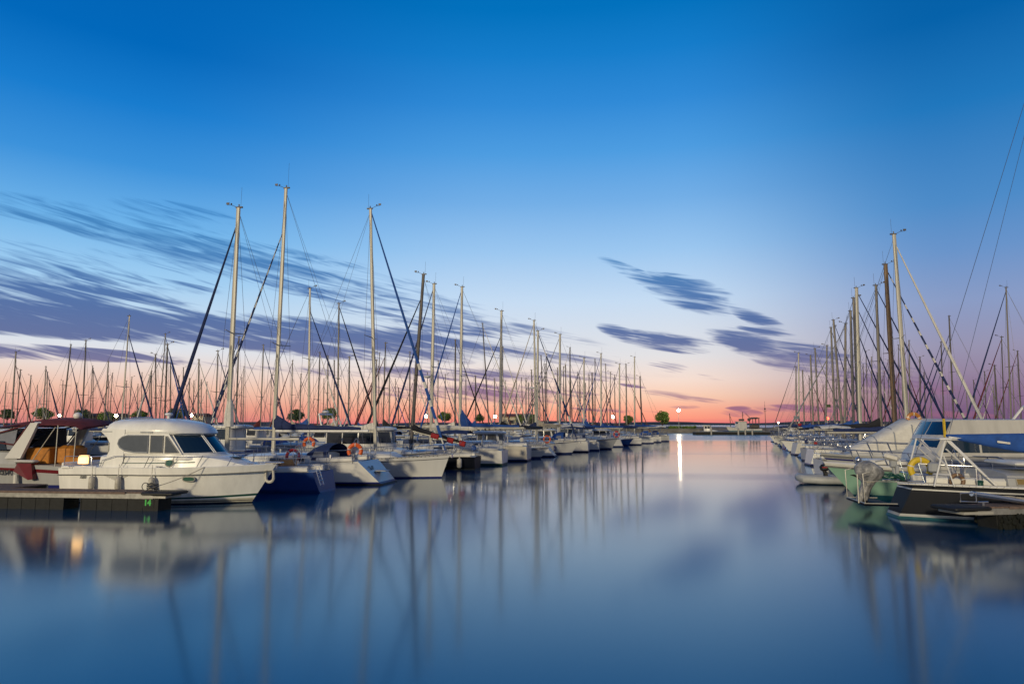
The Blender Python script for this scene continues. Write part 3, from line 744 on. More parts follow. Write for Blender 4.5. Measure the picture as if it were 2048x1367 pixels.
# ------------------------------------------------------------ floating docks
def finger(label, end, length, heading, width=.85, number=None, floats=((.35, 3.0),), top=.62):
    o = thing('finger_dock', label, 'dock', (end[0], end[1], 0), heading, 'floating finger docks')
    d = MB(); nb = int(length / .14)
    for k in range(nb): d.box((-.35 - (k + .5) * length / nb, 0, top - .02), (length / nb - .012, width - .08, .045))
    d.build('decking', 'pontoon_wood', o, smooth=False)
    f = MB()
    for s in (1, -1): f.box((-.30 - length / 2, s * (width / 2 - .03), top - .13), (length, .06, .17))
    f.box((-.30, 0, top - .15), (.06, width - .12, .15)); f.build('steel_frame', 'pontoon_steel', o, smooth=False)
    for s in (1, -1):
        tr = MB(); tr.box((-.30 - length / 2 - .5, s * (width / 2 + .015), top - .03), (length - 1.0, .03, .07)); tr.build('edge_board', 'pontoon_wood', o, smooth=False)
    e = MB(); e.box((-.15, 0, top - .045), (1.15, width + .10, .10), bev=.03); e.build('end_bumper', 'rubber_black', o)
    e = MB(); e.box((-.3, 0, top - .155), (.95, width + .04, .07)); e.build('end_plate', 'aluminium', o, smooth=False)
    for a, b in floats:
        fl = MB(); fl.box((-(a + b) / 2, 0, .08), (b - a, width - .16, .78), bev=.05)
        for k in range(int((b - a) / .5) + 1): fl.box((-a - .03 - k * (b - a - .06) / max(1, int((b - a) / .5)), 0, .10), (.04, width - .13, .66))
        fl.build('float', 'float_black', o)
    cl = MB(); cl.tube([(-.7, .2, top), (-.7, .2, top + .1)], .03, 6); cl.tube([(-.86, .2, top + .11), (-.54, .2, top + .11)], .025, 6); cl.build('cleat', 'steel', o)
    if number:
        p = MB(); p.box((-.52, -width / 2 + .072, .28), (.46, .012, .36)); p.build('number_plate', 'float_black', o, smooth=False)
        text(number, .26, o, (-.52, -width / 2 + .063, .19), (pi / 2, 0, 0), 'reflective_green', 'dock_number')
    return o
e0 = at(338, 984, 23.75)
fd = finger('wooden finger dock on black floats in front of the white cruiser', (e0.x, e0.y), 13.5, R(-7), number='14', floats=((.12, 3.0), (3.6, 9.5)))
rp = MB(); rnd = random.Random(5)
pts = [Vector((-.75 + .17 * cos(a) * (1 + .2 * sin(3 * a)), .15 + .14 * sin(a) * (1 + .2 * cos(2 * a)), .66 + .012 * a + .02 * sin(4 * a))) for a in [k * .45 for k in range(40)]]
rp.tube(pts, .022, 5); rp.arc((-.95, .1, .76), .13, .014, .3, 5.6, 14, 5, ax='y')
q = rp.build('mooring_rope', 'rope_dark'); q.location = fd.location; q.rotation_euler = fd.rotation_euler; tag(q, 'dark coiled mooring rope on the end of the wooden finger dock', 'rope')
e1 = at(1912, 1016, 19.6)
fr = finger('weedy finger dock with a steel end in front of the black hulled yacht', (e1.x, e1.y), 9, R(190), floats=((1.0, 3.8), (5.2, 8)))
fr.scale = (1, 1, 1)
wb = MB(); rnd = random.Random(9)
for k in range(420):
    x, y = rnd.uniform(1.0, 3.9), rnd.choice((-1, 1)) * rnd.uniform(.30, .46); z = rnd.uniform(.02, .36); s = rnd.uniform(.03, .08)
    wb.ball((x, y, z), (s, s * .6, s * 1.3), 5, 3)
w_ = wb.build('weed_growth', 'weed', fr); w_.rotation_euler = (0, 0, pi); w_['kind'] = 'stuff'
lb_ = MB(); lb_.tube([(-2.4, -.3, .66), (-1.1, -.30, .86), (-.1, -.46, 1.0)], .07, 8); lb_.tube([(-.2, -.5, 1.02), (.28, -.5, 1.02), (.30, -.5, .80), (-.20, -.5, .78), (-.2, -.5, 1.02)], .02, 6)
fo = lb_.build('mooring_spar', 'steel'); fo.location = fr.location; fo.rotation_euler = fr.rotation_euler; fo.scale = (1, -1, 1); tag(fo, 'steel mooring arm with a white loop lying on the weedy finger dock', 'mooring arm')
rb_ = MB(); rnd = random.Random(4)
for k in range(9): rb_.arc((-2.0 + rnd.uniform(-.2, .2), rnd.uniform(-.15, .2), .70 + k * .015), rnd.uniform(.13, .2), .018, 0, 2 * pi, 14, 5, ax='z')
ro = rb_.build('mooring_rope', 'rope'); ro.location = fr.location; ro.rotation_euler = fr.rotation_euler; tag(ro, 'pale coiled rope heap on the weedy finger dock', 'rope')

def main_dock(label, p0, p1, width=2.2):
    p0, p1 = Vector(p0), Vector(p1); L_ = (p1 - p0).length; a = atan2(p1.y - p0.y, p1.x - p0.x)
    o = thing('pontoon', label, 'pontoon', (p0.x, p0.y, 0), a)
    d = MB(); n = int(L_ / .5)
    for k in range(n): d.box(((k + .5) * L_ / n, 0, .60), (L_ / n - .02, width, .05))
    d.build('decking', 'pontoon_wood', o, smooth=False)
    f = MB(); [f.box((L_ / 2, s * width / 2, .5), (L_, .08, .22)) for s in (1, -1)]; f.build('steel_frame', 'pontoon_steel', o, smooth=False)
    for k in range(int(L_ / 8)):
        fb = MB(); fb.box((4 + k * 8, 0, .12), (4.5, width - .3, .74), bev=.05); fb.build('float', 'float_black', o)
main_dock('short wooden pontoon landing joined to the finger dock at the left edge', (-17.9, 25.75, 0), (-31, 27.6, 0), 1.7)
main_dock('long wooden pontoon behind the left row of boats', (-19.6, 33.5, 0), (15.5, 124, 0))
main_dock('long wooden pontoon behind the right row of boats', (31.6, 30, 0), (59.5, 118, 0))
# ------------------------------------------------------------ motor boats
def outl(xa, xs, xc, w, n=6, ex=2.2, rnd_=.18):
    """plan outline, counter clockwise from the aft port corner: straight sides, a bowed front"""
    fr = [(lerp(xs, xc, 1 - abs(q) ** ex), q * w) for q in [-1 + 2 * i / (2 * n) for i in range(2 * n + 1)]]
    return [(xa + rnd_, w), (xa, w - rnd_), (xa, -w + rnd_), (xa + rnd_, -w)] + fr
def levels(mb, lv, mi=0):
    mb.loft([[Vector((x, y, z)) for x, y in outl(xa, xs, xc, w)] for (z, xa, xs, xc, w) in lv], mi=mi); return mb
def panel(poly, fn, th=.02):
    """a flat pane: polygon in (u, v) mapped by fn(u, v) -> (point, normal)"""
    a = [fn(u, v) for u, v in poly]; n = len(a); mb = MB()
    vs = [p + nn * th for p, nn in a] + [p - nn * .01 for p, nn in a]
    mb.add(vs, [tuple(range(n)), tuple(range(2 * n - 1, n - 1, -1))] + [(i, i + n, (i + 1) % n + n, (i + 1) % n) for i in range(n)]); return mb
def rim(poly, fn, r, m, parent, name='window_frame', th=.02):
    pts = [fn(u, v)[0] + fn(u, v)[1] * th for u, v in poly]; mb = MB(); mb.tube(pts + [pts[0]], r, 4); return mb.build(name, m, parent)
def front_panes(lo, hi, m, root, cuts=((-.93, -.40), (-.34, .34), (.40, .93)), v0=.06, v1=.94, ex=2.2, frame=None):
    (z0, _, xs0, xc0, w0), (z1, _, xs1, xc1, w1) = lo, hi
    def P(q, v): return Vector((lerp(lerp(xs0, xc0, 1 - abs(q) ** ex), lerp(xs1, xc1, 1 - abs(q) ** ex), v), q * lerp(w0, w1, v), lerp(z0, z1, v)))
    for a, b in cuts:
        mb = MB(); rings = []
        for i in range(7):
            q = lerp(a, b, i / 6); pts = []
            for v in (v0, v1):
                nn = (P(min(q + .02, 1), v) - P(max(q - .02, -1), v)).cross(P(q, 1) - P(q, 0)).normalized()
                if nn.x < 0: nn = -nn
                pts += [P(q, v) + nn * .016, P(q, v) - nn * .01]
            rings.append([pts[0], pts[2], pts[3], pts[1]])
        mb.loft(rings); o = mb.build('windscreen', m, root, smooth=False)
        if frame:
            f = MB(); f.tube([r[0] for r in rings] + [r[1] for r in rings[::-1]] + [rings[0][0]], .02, 4); f.build('window_frame', frame, o)
def sidefn(w, s, z0=0, z1=1, tum=0.0):
    return lambda x, z: (Vector((x, s * (w - tum * (z - z0) / max(.01, z1 - z0)), z)), Vector((0, s, 0)))
def bow_rail(ln, m, root, x0, h=.5, name='bow_rail', r=.014, n=7, slant=.22):
    mb = MB()
    for s in (1, -1):
        pts = [(lerp(x0, ln.L - .02, i / 12), s * max(.10, ln.edge(lerp(x0, ln.L - .02, i / 12), .09)), ln.deck(lerp(x0, ln.L, i / 12)) + h * min(1, (i + 1) / 1.5)) for i in range(13)]
        mb.tube([(x0 - .1, s * ln.edge(x0, .09), ln.deck(x0))] + pts, r, 5)
        for i in range(1, n):
            X = lerp(x0, ln.L - .3, i / n); mb.tube([(X - slant, s * ln.edge(X - slant, .10), ln.deck(X)), (X, s * max(.1, ln.edge(X, .09)), ln.deck(X) + h)], r, 4)
    mb.tube([(ln.L - .02, -.10, ln.deck(ln.L) + h), (ln.L + .10, 0, ln.deck(ln.L) + h), (ln.L - .02, .10, ln.deck(ln.L) + h)], r, 5)
    return mb.build(name, m, root)

# --- the white cruiser in front (left)
tip = on_water(503, 1004); L1 = 8.15; ov = .95
c_, s_ = cos(HL), sin(HL); loc = tip - Vector((c_, s_, 0)) * (L1 - ov)
B1 = thing('motor_cruiser', 'white motor cruiser with rounded roof and green stripes beside the finger dock', 'motor boat', (loc.x, loc.y, 0), HL)
ln = Lines(L1, 2.95, 1.26, 1.30, 1.42, ov, 0, .86, 2.5, .90, mid=.45)
hull(ln, ['gelcoat_bright', 'antifoul_black', 'green_stripe', 'gelcoat_stain'], [(.045, 1), (.085, 3), (.115, 1), (lambda t: .14 + .05 * t ** 3, 3), (lambda t: .16 + .10 * t ** 3, 0), (lambda t: .215 + .13 * t ** 3, 2), (.62, 0), (-.25, 0), (-1e-4, 0)], B1, n=26)
deck(ln, 'gelcoat_bright', B1, n=20)
rail_line(ln, 'grey_stripe', B1, 0, L1 - .01, -.25, .022, name='rub_rail', n=26)
rail_line(ln, 'gelcoat_bright', B1, .3, L1 - .1, .0, .03, .03, name='bulwark_cap', n=22)
coach = House(ln, [(1.72, 1.30, .50), (4.9, 1.24, .50), (5.75, 1.05, .47), (6.5, .78, .28), (7.15, .42, .04)], .10, .05)
coach.build('coach_roof', 'gelcoat_bright', B1, n=4)
lo = (1.78, 2.2, 5.08, 5.98, 1.20); hi = (2.54, 1.98, 4.50, 5.28, 1.13)
mb = MB(); levels(mb, [(1.60, 2.25, 5.18, 6.08, 1.21), lo, hi]); mb.build('wheelhouse', 'gelcoat_bright', B1, ang=50)
mb = MB(); levels(mb, [(2.50, 1.83, 4.58, 5.36, 1.17), (2.56, 1.75, 4.66, 5.46, 1.23), (2.70, 1.72, 4.62, 5.38, 1.23), (2.88, 1.80, 4.44, 5.10, 1.16), (3.0, 1.90, 4.10, 4.66, 1.02), (3.07, 2.05, 3.7, 4.2, .80), (3.11, 2.4, 3.3, 3.7, .45)])
mb.build('roof', 'gelcoat_bright', B1, ang=60)
for s in (1, -1):
    fn = sidefn(1.245, s)
    wing = [(1.74, 1.33), (1.96, 1.62), (2.12, 1.95), (2.10, 2.2), (1.96, 2.42), (1.70, 2.62), (1.78, 2.74), (2.7, 2.70), (2.7, 1.33)]
    panel(wing, fn, .012).build('side_wing', 'gelcoat_bright', B1, smooth=False)
    fw = sidefn(1.205, s, 1.78, 2.54, .05)
    mpx = lambda L_: [(2.45 + (x - 2.26) * 1.14, z) for x, z in L_]
    poly = mpx([(3.36, 1.86), (2.85, 1.87), (2.52, 1.93), (2.34, 2.04), (2.26, 2.18), (2.30, 2.33), (2.42, 2.43), (2.62, 2.48), (3.36, 2.48)])
    fw2 = sidefn(1.262, s)
    w1 = panel(poly, fw2, .008).build('side_window', 'window_grey', B1, smooth=False); rim(poly, fw2, .026, 'grey_paint', w1, th=.012)
    bk = [(2.6, 1.80), (2.6, 2.54), (4.52, 2.54), (5.10, 1.80)]
    panel(bk, sidefn(1.235, s), .012).build('window_surround', 'gelcoat_bright', B1, smooth=False)
    for p_ in (mpx([(3.45, 1.86), (3.45, 2.48), (3.90, 2.48), (3.90, 1.86)]), mpx([(3.98, 1.86), (3.98, 2.46), (4.03, 2.46), (4.48, 1.86)])):
        w_ = panel(p_, fw2, .008).build('side_window', 'window_grey', B1, smooth=False); rim(p_, fw2, .018, 'aluminium', w_, th=.012)
front_panes(lo, hi, 'window_blue', B1, cuts=((-.97, -.36), (-.30, .30), (.36, .97)), frame='gelcoat_bright')
for s in (1, -1):
    cs = lambda x, z, s=s: (coach.side(x, z, s), Vector((0, s, 0)))
    st_ = MB(); st_.loft([[coach.side(x, f, s) + Vector((0, s * .006, 0)) for f in (.44 + .05 * (1 - q), .50 + .10 * (1 - q), )] for x, q in [(lerp(1.7, 5.5, i / 12), (1 - (i / 12) ** 3)) for i in range(13)]], closed=False, cap=False)
    st_.build('side_stripe', 'green_stripe', B1, smooth=False)
    pf = lambda x, f, s=s: (coach.side(x, f, s), Vector((0, s, 0)))
    po = [(4.58 + .16 * cos(a) * (1 if abs(cos(a)) < .8 else 1), .50 + .30 * sin(a)) for a in [k * pi / 8 for k in range(16)]]
    w_ = panel(po, pf, .016).build('porthole', 'port_green', B1, smooth=False); rim(po, pf, .02, 'aluminium', w_, th=.016)
    def hp(x, z, s=s):
        t = ln.t_of(x); return Vector((x, s * ln.beam(t, z / ln.sheer(t)), z)), Vector((0, s, 0))
    po = [(5.45 + .21 * (cos(a) * abs(cos(a)) ** -.4 if abs(cos(a)) > .01 else 0), .93 + .085 * sin(a)) for a in [k * pi / 8 for k in range(16)]]
    w_ = panel(po, hp, .014).build('porthole', 'port_green', B1, smooth=False); rim(po, hp, .02, 'aluminium', w_, th=.016)
    vb = MB()
    for k in range(5):
        p0, p1 = hp(2.1 + .10 * k, 1.02 - .035 * k)[0], hp(3.1 - .06 * k, 1.02 - .035 * k)[0]; vb.tube([p0 + Vector((0, s * .006, 0)), p1 + Vector((0, s * .006, 0))], .008, 4)
    vb.build('vent_slats', 'grey_stripe', B1)
bow_rail(ln, 'steel', B1, 1.9, .46, n=6)
for X_, Y_ in ((.6, 1.32), (.6, -1.32), (4.3, 1.38), (4.3, -1.38), (7.3, .35), (7.3, -.35)):
    mb = MB(); z_ = ln.deck(X_) + .04; mb.tube([(X_ - .13, Y_, z_ + .05), (X_ + .13, Y_, z_ + .05)], .018, 6); mb.tube([(X_ - .05, Y_, z_ - .03), (X_ - .05, Y_, z_ + .05)], .016, 5); mb.tube([(X_ + .05, Y_, z_ - .03), (X_ + .05, Y_, z_ + .05)], .016, 5); mb.build('cleat', 'steel', B1)
mb = MB(); [mb.tube([(5.3 + .25 * k, -.25 + .3 * k, 1.86), (5.15 + .25 * k, -.1 + .3 * k, 2.25)], .012, 4) for k in (0, 1)]; mb.tube([(5.3, -.25, 1.86), (5.55, .05, 1.86)], .012, 4); mb.build('wiper', 'rubber_black', B1)
# cockpit: bulwark, wooden seat and the lit lamp
mb = MB(); mb.box((.9, 1.28, 1.36), (1.5, .10, .28), bev=.03); mb.box((.9, -1.28, 1.30), (1.5, .10, .12), bev=.03); mb.box((.10, 0, 1.34), (.12, 2.4, .26), bev=.03); mb.build('cockpit_coaming', 'gelcoat_bright', B1)
mb = MB(); mb.box((1.15, .55, 1.48), (.7, .9, .30), bev=.03); mb.build('cockpit_seat', 'varnish', B1)
mb = MB(); mb.tube([(.2, -1.22, 1.3), (.2, -1.22, 1.66), (.25, -1.22, 1.7), (1.3, -1.22, 1.7), (1.35, -1.22, 1.66), (1.35, -1.22, 1.3)], .014, 5); mb.build('cockpit_rail', 'steel', B1)
mb = MB(); mb.tube([(.80, -1.0, 1.28), (.80, -1.0, 1.45)], .03, 6); mb.build('lamp_post', 'steel', B1)
lp = thing('work_lamp', 'glowing warm cockpit lamp at the stern of the white cruiser', 'lamp', wpt(B1, (.82, -1.02, 1.42)), HL)
mb = MB(); mb.loft([[Vector((x, y, z)) for x, y in ((-.17 * k, -.06), (.17 * k, -.06), (.17 * k, .06), (-.17 * k, .06))] for z, k in ((0, 1), (.2, 1), (.3, .8))]); mb.build('lamp_glass', 'cabin_glow', lp)
mb = MB(); mb.box((0, .09, .15), (.38, .05, .34)); mb.build('lamp_housing', 'aluminium', lp)
# roof fittings
mb = MB(); mb.tube([(3.4, .2, 3.08), (3.4, .2, 3.22)], .05, 8); mb.ball((3.4, .2, 3.28), (.15, .15, .07), 10, 5); mb.build('radar_dome', 'white_paint', B1)
mb = MB(); [mb.tube([(2.2, s * .8, 3.02), (2.3, s * .8, 3.12), (3.9, s * .7, 3.10), (4.0, s * .7, 2.98)], .013, 5) for s in (1, -1)]; mb.tube([(2.3, -.5, 3.12), (3.2, -.5, 3.15)], .03, 5); mb.build('roof_rail', 'steel', B1)
mb = MB(); mb.box((6.45, 0, 1.66), (.5, .5, .05), bev=.015); mb.build('deck_hatch', 'window_blue', B1)
mb = MB(); mb.arc((L1 - .18, -.14, .93), .16, .055, pi, 2 * pi, 12, 7); mb.tube([(L1 - .34, -.14, .93), (L1 - .34, -.14, 1.2)], .05, 7); mb.tube([(L1 - .02, -.14, .93), (L1 - .05, -.14, 1.2)], .05, 7); mb.build('bow_fender', 'fender_white', B1)
mb = MB(); mb.box((L1 - .1, 0, 1.47), (.7, .22, .07), bev=.02); mb.build('bow_roller', 'steel', B1)
for s in (1, -1):
    for c_h, d_h in (((1.95, s * 1.262, 2.62), (.45, .012, .03)), ((3.6, s * 1.25, 2.60), (.5, .02, .05))):
        mb = MB(); mb.box(c_h, d_h); mb.build('grab_handle', 'grey_paint', B1)
text('230', .15, B1, (1.18, -1.395, .92), (pi / 2, 0, 0), 'grey_stripe', 'hull_lettering')
for k, px in enumerate((187, 249, 323)):
    x = (X_at(px, 24.9) - loc.x) / c_; p = wpt(B1, (x, -ln.beam(ln.t_of(x), .8) - .14, .52))
    fender(('stained white fender on the white cruiser, nearest its stern', 'stained white fender in the middle of the white cruiser side', 'stained white fender above the end of the finger dock')[k], p, r=.10, l=.50, rope=.42, group='fenders of the white cruiser')
mb = MB(); a = wpt(B1, (6.0, -1.2, 1.36)); e = Vector((e0.x - .8, e0.y + .1, .70)); mb.tube([a.lerp(e, q) - Vector((0, 0, .30 * q * (1 - q))) for q in [i / 10 for i in range(11)]], .013, 4)
tag(mb.build('mooring_line', 'rope'), 'thin mooring line from the white cruiser bow to the finger dock', 'rope')

# --- the maroon trimmed boat behind it
tm = at(205, 960, 29.3); LM = 10.5
BM = thing('sport_cruiser', 'sport cruiser with maroon canopy, maroon rubbing band and wooden cockpit', 'motor boat', (tm.x, tm.y, 0), HR)
lm = Lines(LM, 3.1, 1.15, 1.30, 1.6, 1.1, 0, .9, 2.4, .88)
hull(lm, ['gelcoat_grey_dim', 'antifoul_blue', 'navy_stripe', 'maroon'], [(.10, 1), (.45, 2), (.80, 0), (-.30, 0), (-.16, 3), (-1e-4, 0)], BM, n=18)
deck(lm, 'deck', BM)
mb = MB(); mb.loft([[Vector((x, y, z)) for x, y, z in r] for r in ([(2.62, 1.60, 1.32), (1.95, 1.62, 1.32), (1.78, 1.66, .70), (2.0, 1.66, .66), (2.72, 1.66, 1.0)], [(2.62, 1.3, 1.32), (1.95, 1.3, 1.32), (1.78, 1.3, .70), (2.0, 1.3, .66), (2.72, 1.3, 1.0)])]); mb.build('quarter_panel', 'maroon', BM, smooth=False)
mb = MB(); mb.box((2.3, 1.48, 1.39), (.95, .34, .12), bev=.05); mb.build('quarter_seat', 'gelcoat', BM)
hm_ = House(lm, [(2.9, 1.42, .55), (6.2, 1.38, .55), (7.8, 1.0, .30), (9.4, .5, .03)], .1, .05); hm_.build('coach_roof', 'gelcoat_grey_dim', BM)
for s in (1, -1):
    mb = MB(); mb.loft([[Vector((x, s * 1.46, z)), Vector((x + w, s * 1.46, z)), Vector((x + w, s * 1.34, z)), Vector((x, s * 1.34, z))] for x, w, z in ((2.65, .75, 1.5), (2.2, .5, 2.4), (1.95, .35, 2.95))]); mb.build('radar_arch', 'gelcoat', BM, smooth=False)
mb = MB(); mb.box((2.1, 0, 2.93), (.4, 2.7, .12), bev=.04); mb.build('arch_beam', 'gelcoat', BM)
rings = []
for X, z, dr in ((-.05, 2.78, .10), (.3, 2.98, .16), (1.1, 3.06, .22), (2.0, 3.08, .22), (2.9, 2.98, .12), (3.85, 2.80, .06)):
    rings.append([Vector((X, 1.42, z - dr)), Vector((X, 1.2, z)), Vector((X, 0, z + .10)), Vector((X, -1.2, z)), Vector((X, -1.42, z - dr)), Vector((X, -1.38, z - dr - .02)), Vector((X, 0, z + .05)), Vector((X, 1.38, z - dr - .02))])
mb = MB(); mb.loft(rings); mb.build('bimini', 'maroon_canvas', BM, ang=60)
mb = MB(); rings = []
mb.loft([[Vector((x, y, z)) for y, z in ((1.36, 1.86), (1.25, zt), (-1.25, zt), (-1.36, 1.86))] for x, zt in ((3.1, 2.72), (4.2, 2.45), (5.3, 1.95))], closed=False, cap=False); mb.build('canopy_window', 'clear_vinyl', BM, smooth=False)
for s in (1, -1):
    for pl_ in ([(2.5, s * 1.4, 2.8), (3.1, s * 1.37, 2.05), (5.3, s * 1.37, 2.3)], [(2.6, s * 1.38, 2.85), (4.2, s * 1.28, 2.47), (5.4, s * 1.3, 2.1)]):
        mb = MB(); mb.tube(pl_, .035, 5); mb.build('canopy_edge', 'maroon_canvas', BM)
front_panes((1.82, 0, 4.8, 6.0, 1.34), (2.25, 0, 4.2, 5.2, 1.25), 'window_blue', BM, frame='white_paint')
for s in (1, -1): panel([(3.4, 1.84), (3.6, 2.2), (4.3, 2.22), (4.9, 1.84)], sidefn(1.36, s), .015).build('side_window', 'window_blue', BM, smooth=False)
for s in (-1, 1):
    for pl_ in ([(2.2, s * 1.4, 1.3), (1.15, s * 1.4, 2.78)], [(1.02, s * 1.42, 1.2), (1.02, s * 1.42, 2.85)], [(.18, s * 1.42, 1.2), (.15, s * 1.42, 2.75)]):
        mb = MB(); mb.tube(pl_, .02, 5); mb.build('canopy_pole', 'aluminium', BM)
mb = MB(); mb.box((2.2, .3, 1.60), (1.1, 1.6, .66), bev=.03); mb.box((1.0, .6, 1.62), (.8, .9, .8), bev=.12); mb.box((.3, .2, 1.35), (.9, 1.8, .40), bev=.03); mb.build('cockpit_furniture', 'varnish', BM)
mb = MB(); mb.box((1.72, -.53, 1.55), (.40, .04, .56)); mb.build('locker_door', 'teak', BM, smooth=False)
mb = MB(); mb.ball((1.25, .2, 3.25), (.17, .17, .15), 12, 8); mb.tube([(1.25, .2, 3.05), (1.25, .2, 3.15)], .05, 6); mb.build('satellite_dome', 'white_paint', BM)
text('AL 62510', .27, BM, (3.45, 1.60, .86), (pi / 2, 0, pi), 'ink', 'registration')
mb = MB(); mb.box((2.62, 1.62, .62), (.17, .12, .55), bev=.04); mb.build('fender_board', 'white_canvas', BM)

# --- motor boat of a plain wheelhouse kind, used a few times
def wheelhouse_boat(label, tip, heading, L=8, B=2.8, fb=(1.0, 1.05, 1.35), roof=2.75, xa=1.6, xs=4.2, xc=4.9, origin='bow', hm='gelcoat', stripe='navy_stripe', bottom='antifoul_blue', rail=True, name='motor_boat', fly=False, winm='window', cat='motor boat', w=None, rakef=.25, wz=(.42, .86), coach=True, group=None, arch=False):
    c_, s_ = cos(heading), sin(heading); loc = Vector((tip[0], tip[1], 0)); ov = .8
    if origin == 'bow': loc -= Vector((c_, s_, 0)) * (L - ov)
    o = thing(name, label, cat, loc, heading, group); ln = Lines(L, B, *fb, ov, 0, .85, 2.3, .88)
    hull(ln, [hm, bottom, stripe], [(.07, 1), (.16, 2), (.5, 0), (-.2, 0), (-.15, 2), (-1e-4, 0)], o, n=16); deck(ln, 'deck', o); rail_line(ln, 'grey_stripe', o, 0, L - .02, -.06, .03, name='rub_rail')
    w = w or B / 2 - .25; z0 = ln.deck(xa) - .02
    if coach: House(ln, [(xs - .3, w * .95, .42), (xc + .4, w * .8, .36), (min(L - .9, xc + 2), w * .35, .03)], .1, .05).build('coach_roof', hm if hm != 'blue_hull' else 'gelcoat', o)
    lo = (z0, xa, xs + rakef, xc + rakef, w); m1 = (lerp(z0, roof, wz[0]), xa, xs + rakef * .6, xc + rakef * .6, w - .02); m2 = (lerp(z0, roof, wz[1]), xa + .03, xs, xc, w - .08)
    mb = MB(); levels(mb, [lo, m1, m2]); mb.build('wheelhouse', 'gelcoat', o, ang=50)
    mb = MB(); levels(mb, [(m2[0] - .01, xa - .5, xs + .05, xc + .1, w - .02), (m2[0] + .06, xa - .55, xs + .12, xc + .2, w + .04), (roof - .06, xa - .5, xs + .05, xc + .1, w), (roof, xa - .1, xs - .3, xc - .3, w * .7)]); mb.build('roof', 'gelcoat', o, ang=60)
    front_panes(m1, m2, winm, o, frame='gelcoat')
    for s in (1, -1):
        n = max(2, int((xs - xa) / .95)); za, zb = m1[0] + .02, m2[0] - .05
        for k in range(n):
            a, b = lerp(xa + .15, xs - .02, k / n) + .03, lerp(xa + .15, xs - .02, (k + 1) / n) - .04
            panel([(a, za), (a, zb), (b, zb), (b + (.12 if k == n - 1 else 0), za)], sidefn(w - .018, s, m1[0], m2[0], .06), .012).build('side_window', winm, o, smooth=False)
    if rail: bow_rail(ln, 'steel', o, xs, .55, n=5)
    if fly:
        mb = MB(); levels(mb, [(roof - .02, xa, xs - .5, xc - .6, w - .15), (roof + .42, xa + .2, xs - .8, xc - 1.0, w - .22)]); mb.build('flybridge', 'gelcoat', o, ang=50)
    if arch:
        mb = MB(); [mb.tube([(xa - .2, s * (w - .1), roof), (xa - .45, s * (w - .2), roof + .75)], .05, 6) for s in (1, -1)]; mb.tube([(xa - .45, w - .2, roof + .75), (xa - .45, -w + .2, roof + .75)], .06, 6); mb.ball((xa - .45, 0, roof + .9), (.22, .22, .1), 10, 5)
        for k in range(5): mb.tube([(xa + .1 + k * .28, -w + .1, roof), (xa + .3 + k * .28, -w + .1, roof + .5)], .018, 4)
        mb.build('radar_arch', 'white_paint', o)
    return o, ln
# ------------------------------------------------------------ left row along the fairway
BOXES = []                               # footprints already taken (in the boats' axes)
def to_uv(x, y): return x * cos(HL) + y * sin(HL), -x * sin(HL) + y * cos(HL)
def claim(loc, heading, L, B):
    u, v = to_uv(loc[0], loc[1]); f = 1 if cos(heading) > 0 else -1
    BOXES.append((min(u, u + f * L), max(u, u + f * L), v - B / 2 - .25, v + B / 2 + .25))
def free(u0, u1, v0, v1): return all(u1 < a or u0 > b or v1 < c or v0 > d for a, b, c, d in BOXES)
claim(B1.location, HL, 8.3, 3.0); claim(BM.location, HR, 10.5, 3.1); claim(fd.location, HR, 14, 1)
def SB(label, px, Y, heading, origin='stern', **k):
    tip = (X_at(px, Y), Y)
    r = sailboat(label, tip, heading, origin=origin, **k)
    claim(r[0].location, heading, k.get('L', 9), k.get('B', 3)); return r

b2, l2, t2, h2 = SB('royal blue hulled sailing boat with brown cabin end next to the white cruiser bow', 660, 30.4, HR, L=8.6, B=2.75, fb=(.86, .84, 1.10), rake=.25, hmat='blue_hull', stripe='blue_hull', bottom='blue_hull', tb=.74,
    base_px=456, top_px=(477, 416), jib='navy_canvas', jibr=.085, cover=None, boom=True, boomz=1.3, boomlen=3.4, fq=.93, sq=.50, cab=.34, antenna=1.0, winm='window', bim=False)
mb = MB(); mb.box((1.9, 0, 1.05), (.06, 1.5, .62), bev=.02); mb.box((2.0, .55, 1.0), (.3, .4, .5), bev=.03); mb.build('companionway', 'varnish', b2)
mb = MB()
for y in (-.16, .16): mb.tube([(-.06 + .22, y, .95), (-.10, y, .22)], .018, 5)
for k in range(4): mb.tube([(.02 - .04 * k, -.16, .72 - .15 * k), (.02 - .04 * k, .16, .72 - .15 * k)], .016, 5)
q = mb.build('swim_ladder', 'steel', b2); q.location = (.02, .75, .1)
mb = MB(); rings = [[(t2.lerp(Vector((4.9, 0, 1.2)), 1 - z / 12)) + Vector((r * cos(a), r * .8 * sin(a), 0)) for a in [k * pi / 4 for k in range(8)]] for z, r in ((1.6, .24), (2.2, .22), (2.9, .10), (3.3, .07))]
mb.loft(rings); mb.build('sail_bag', 'white_canvas', b2)

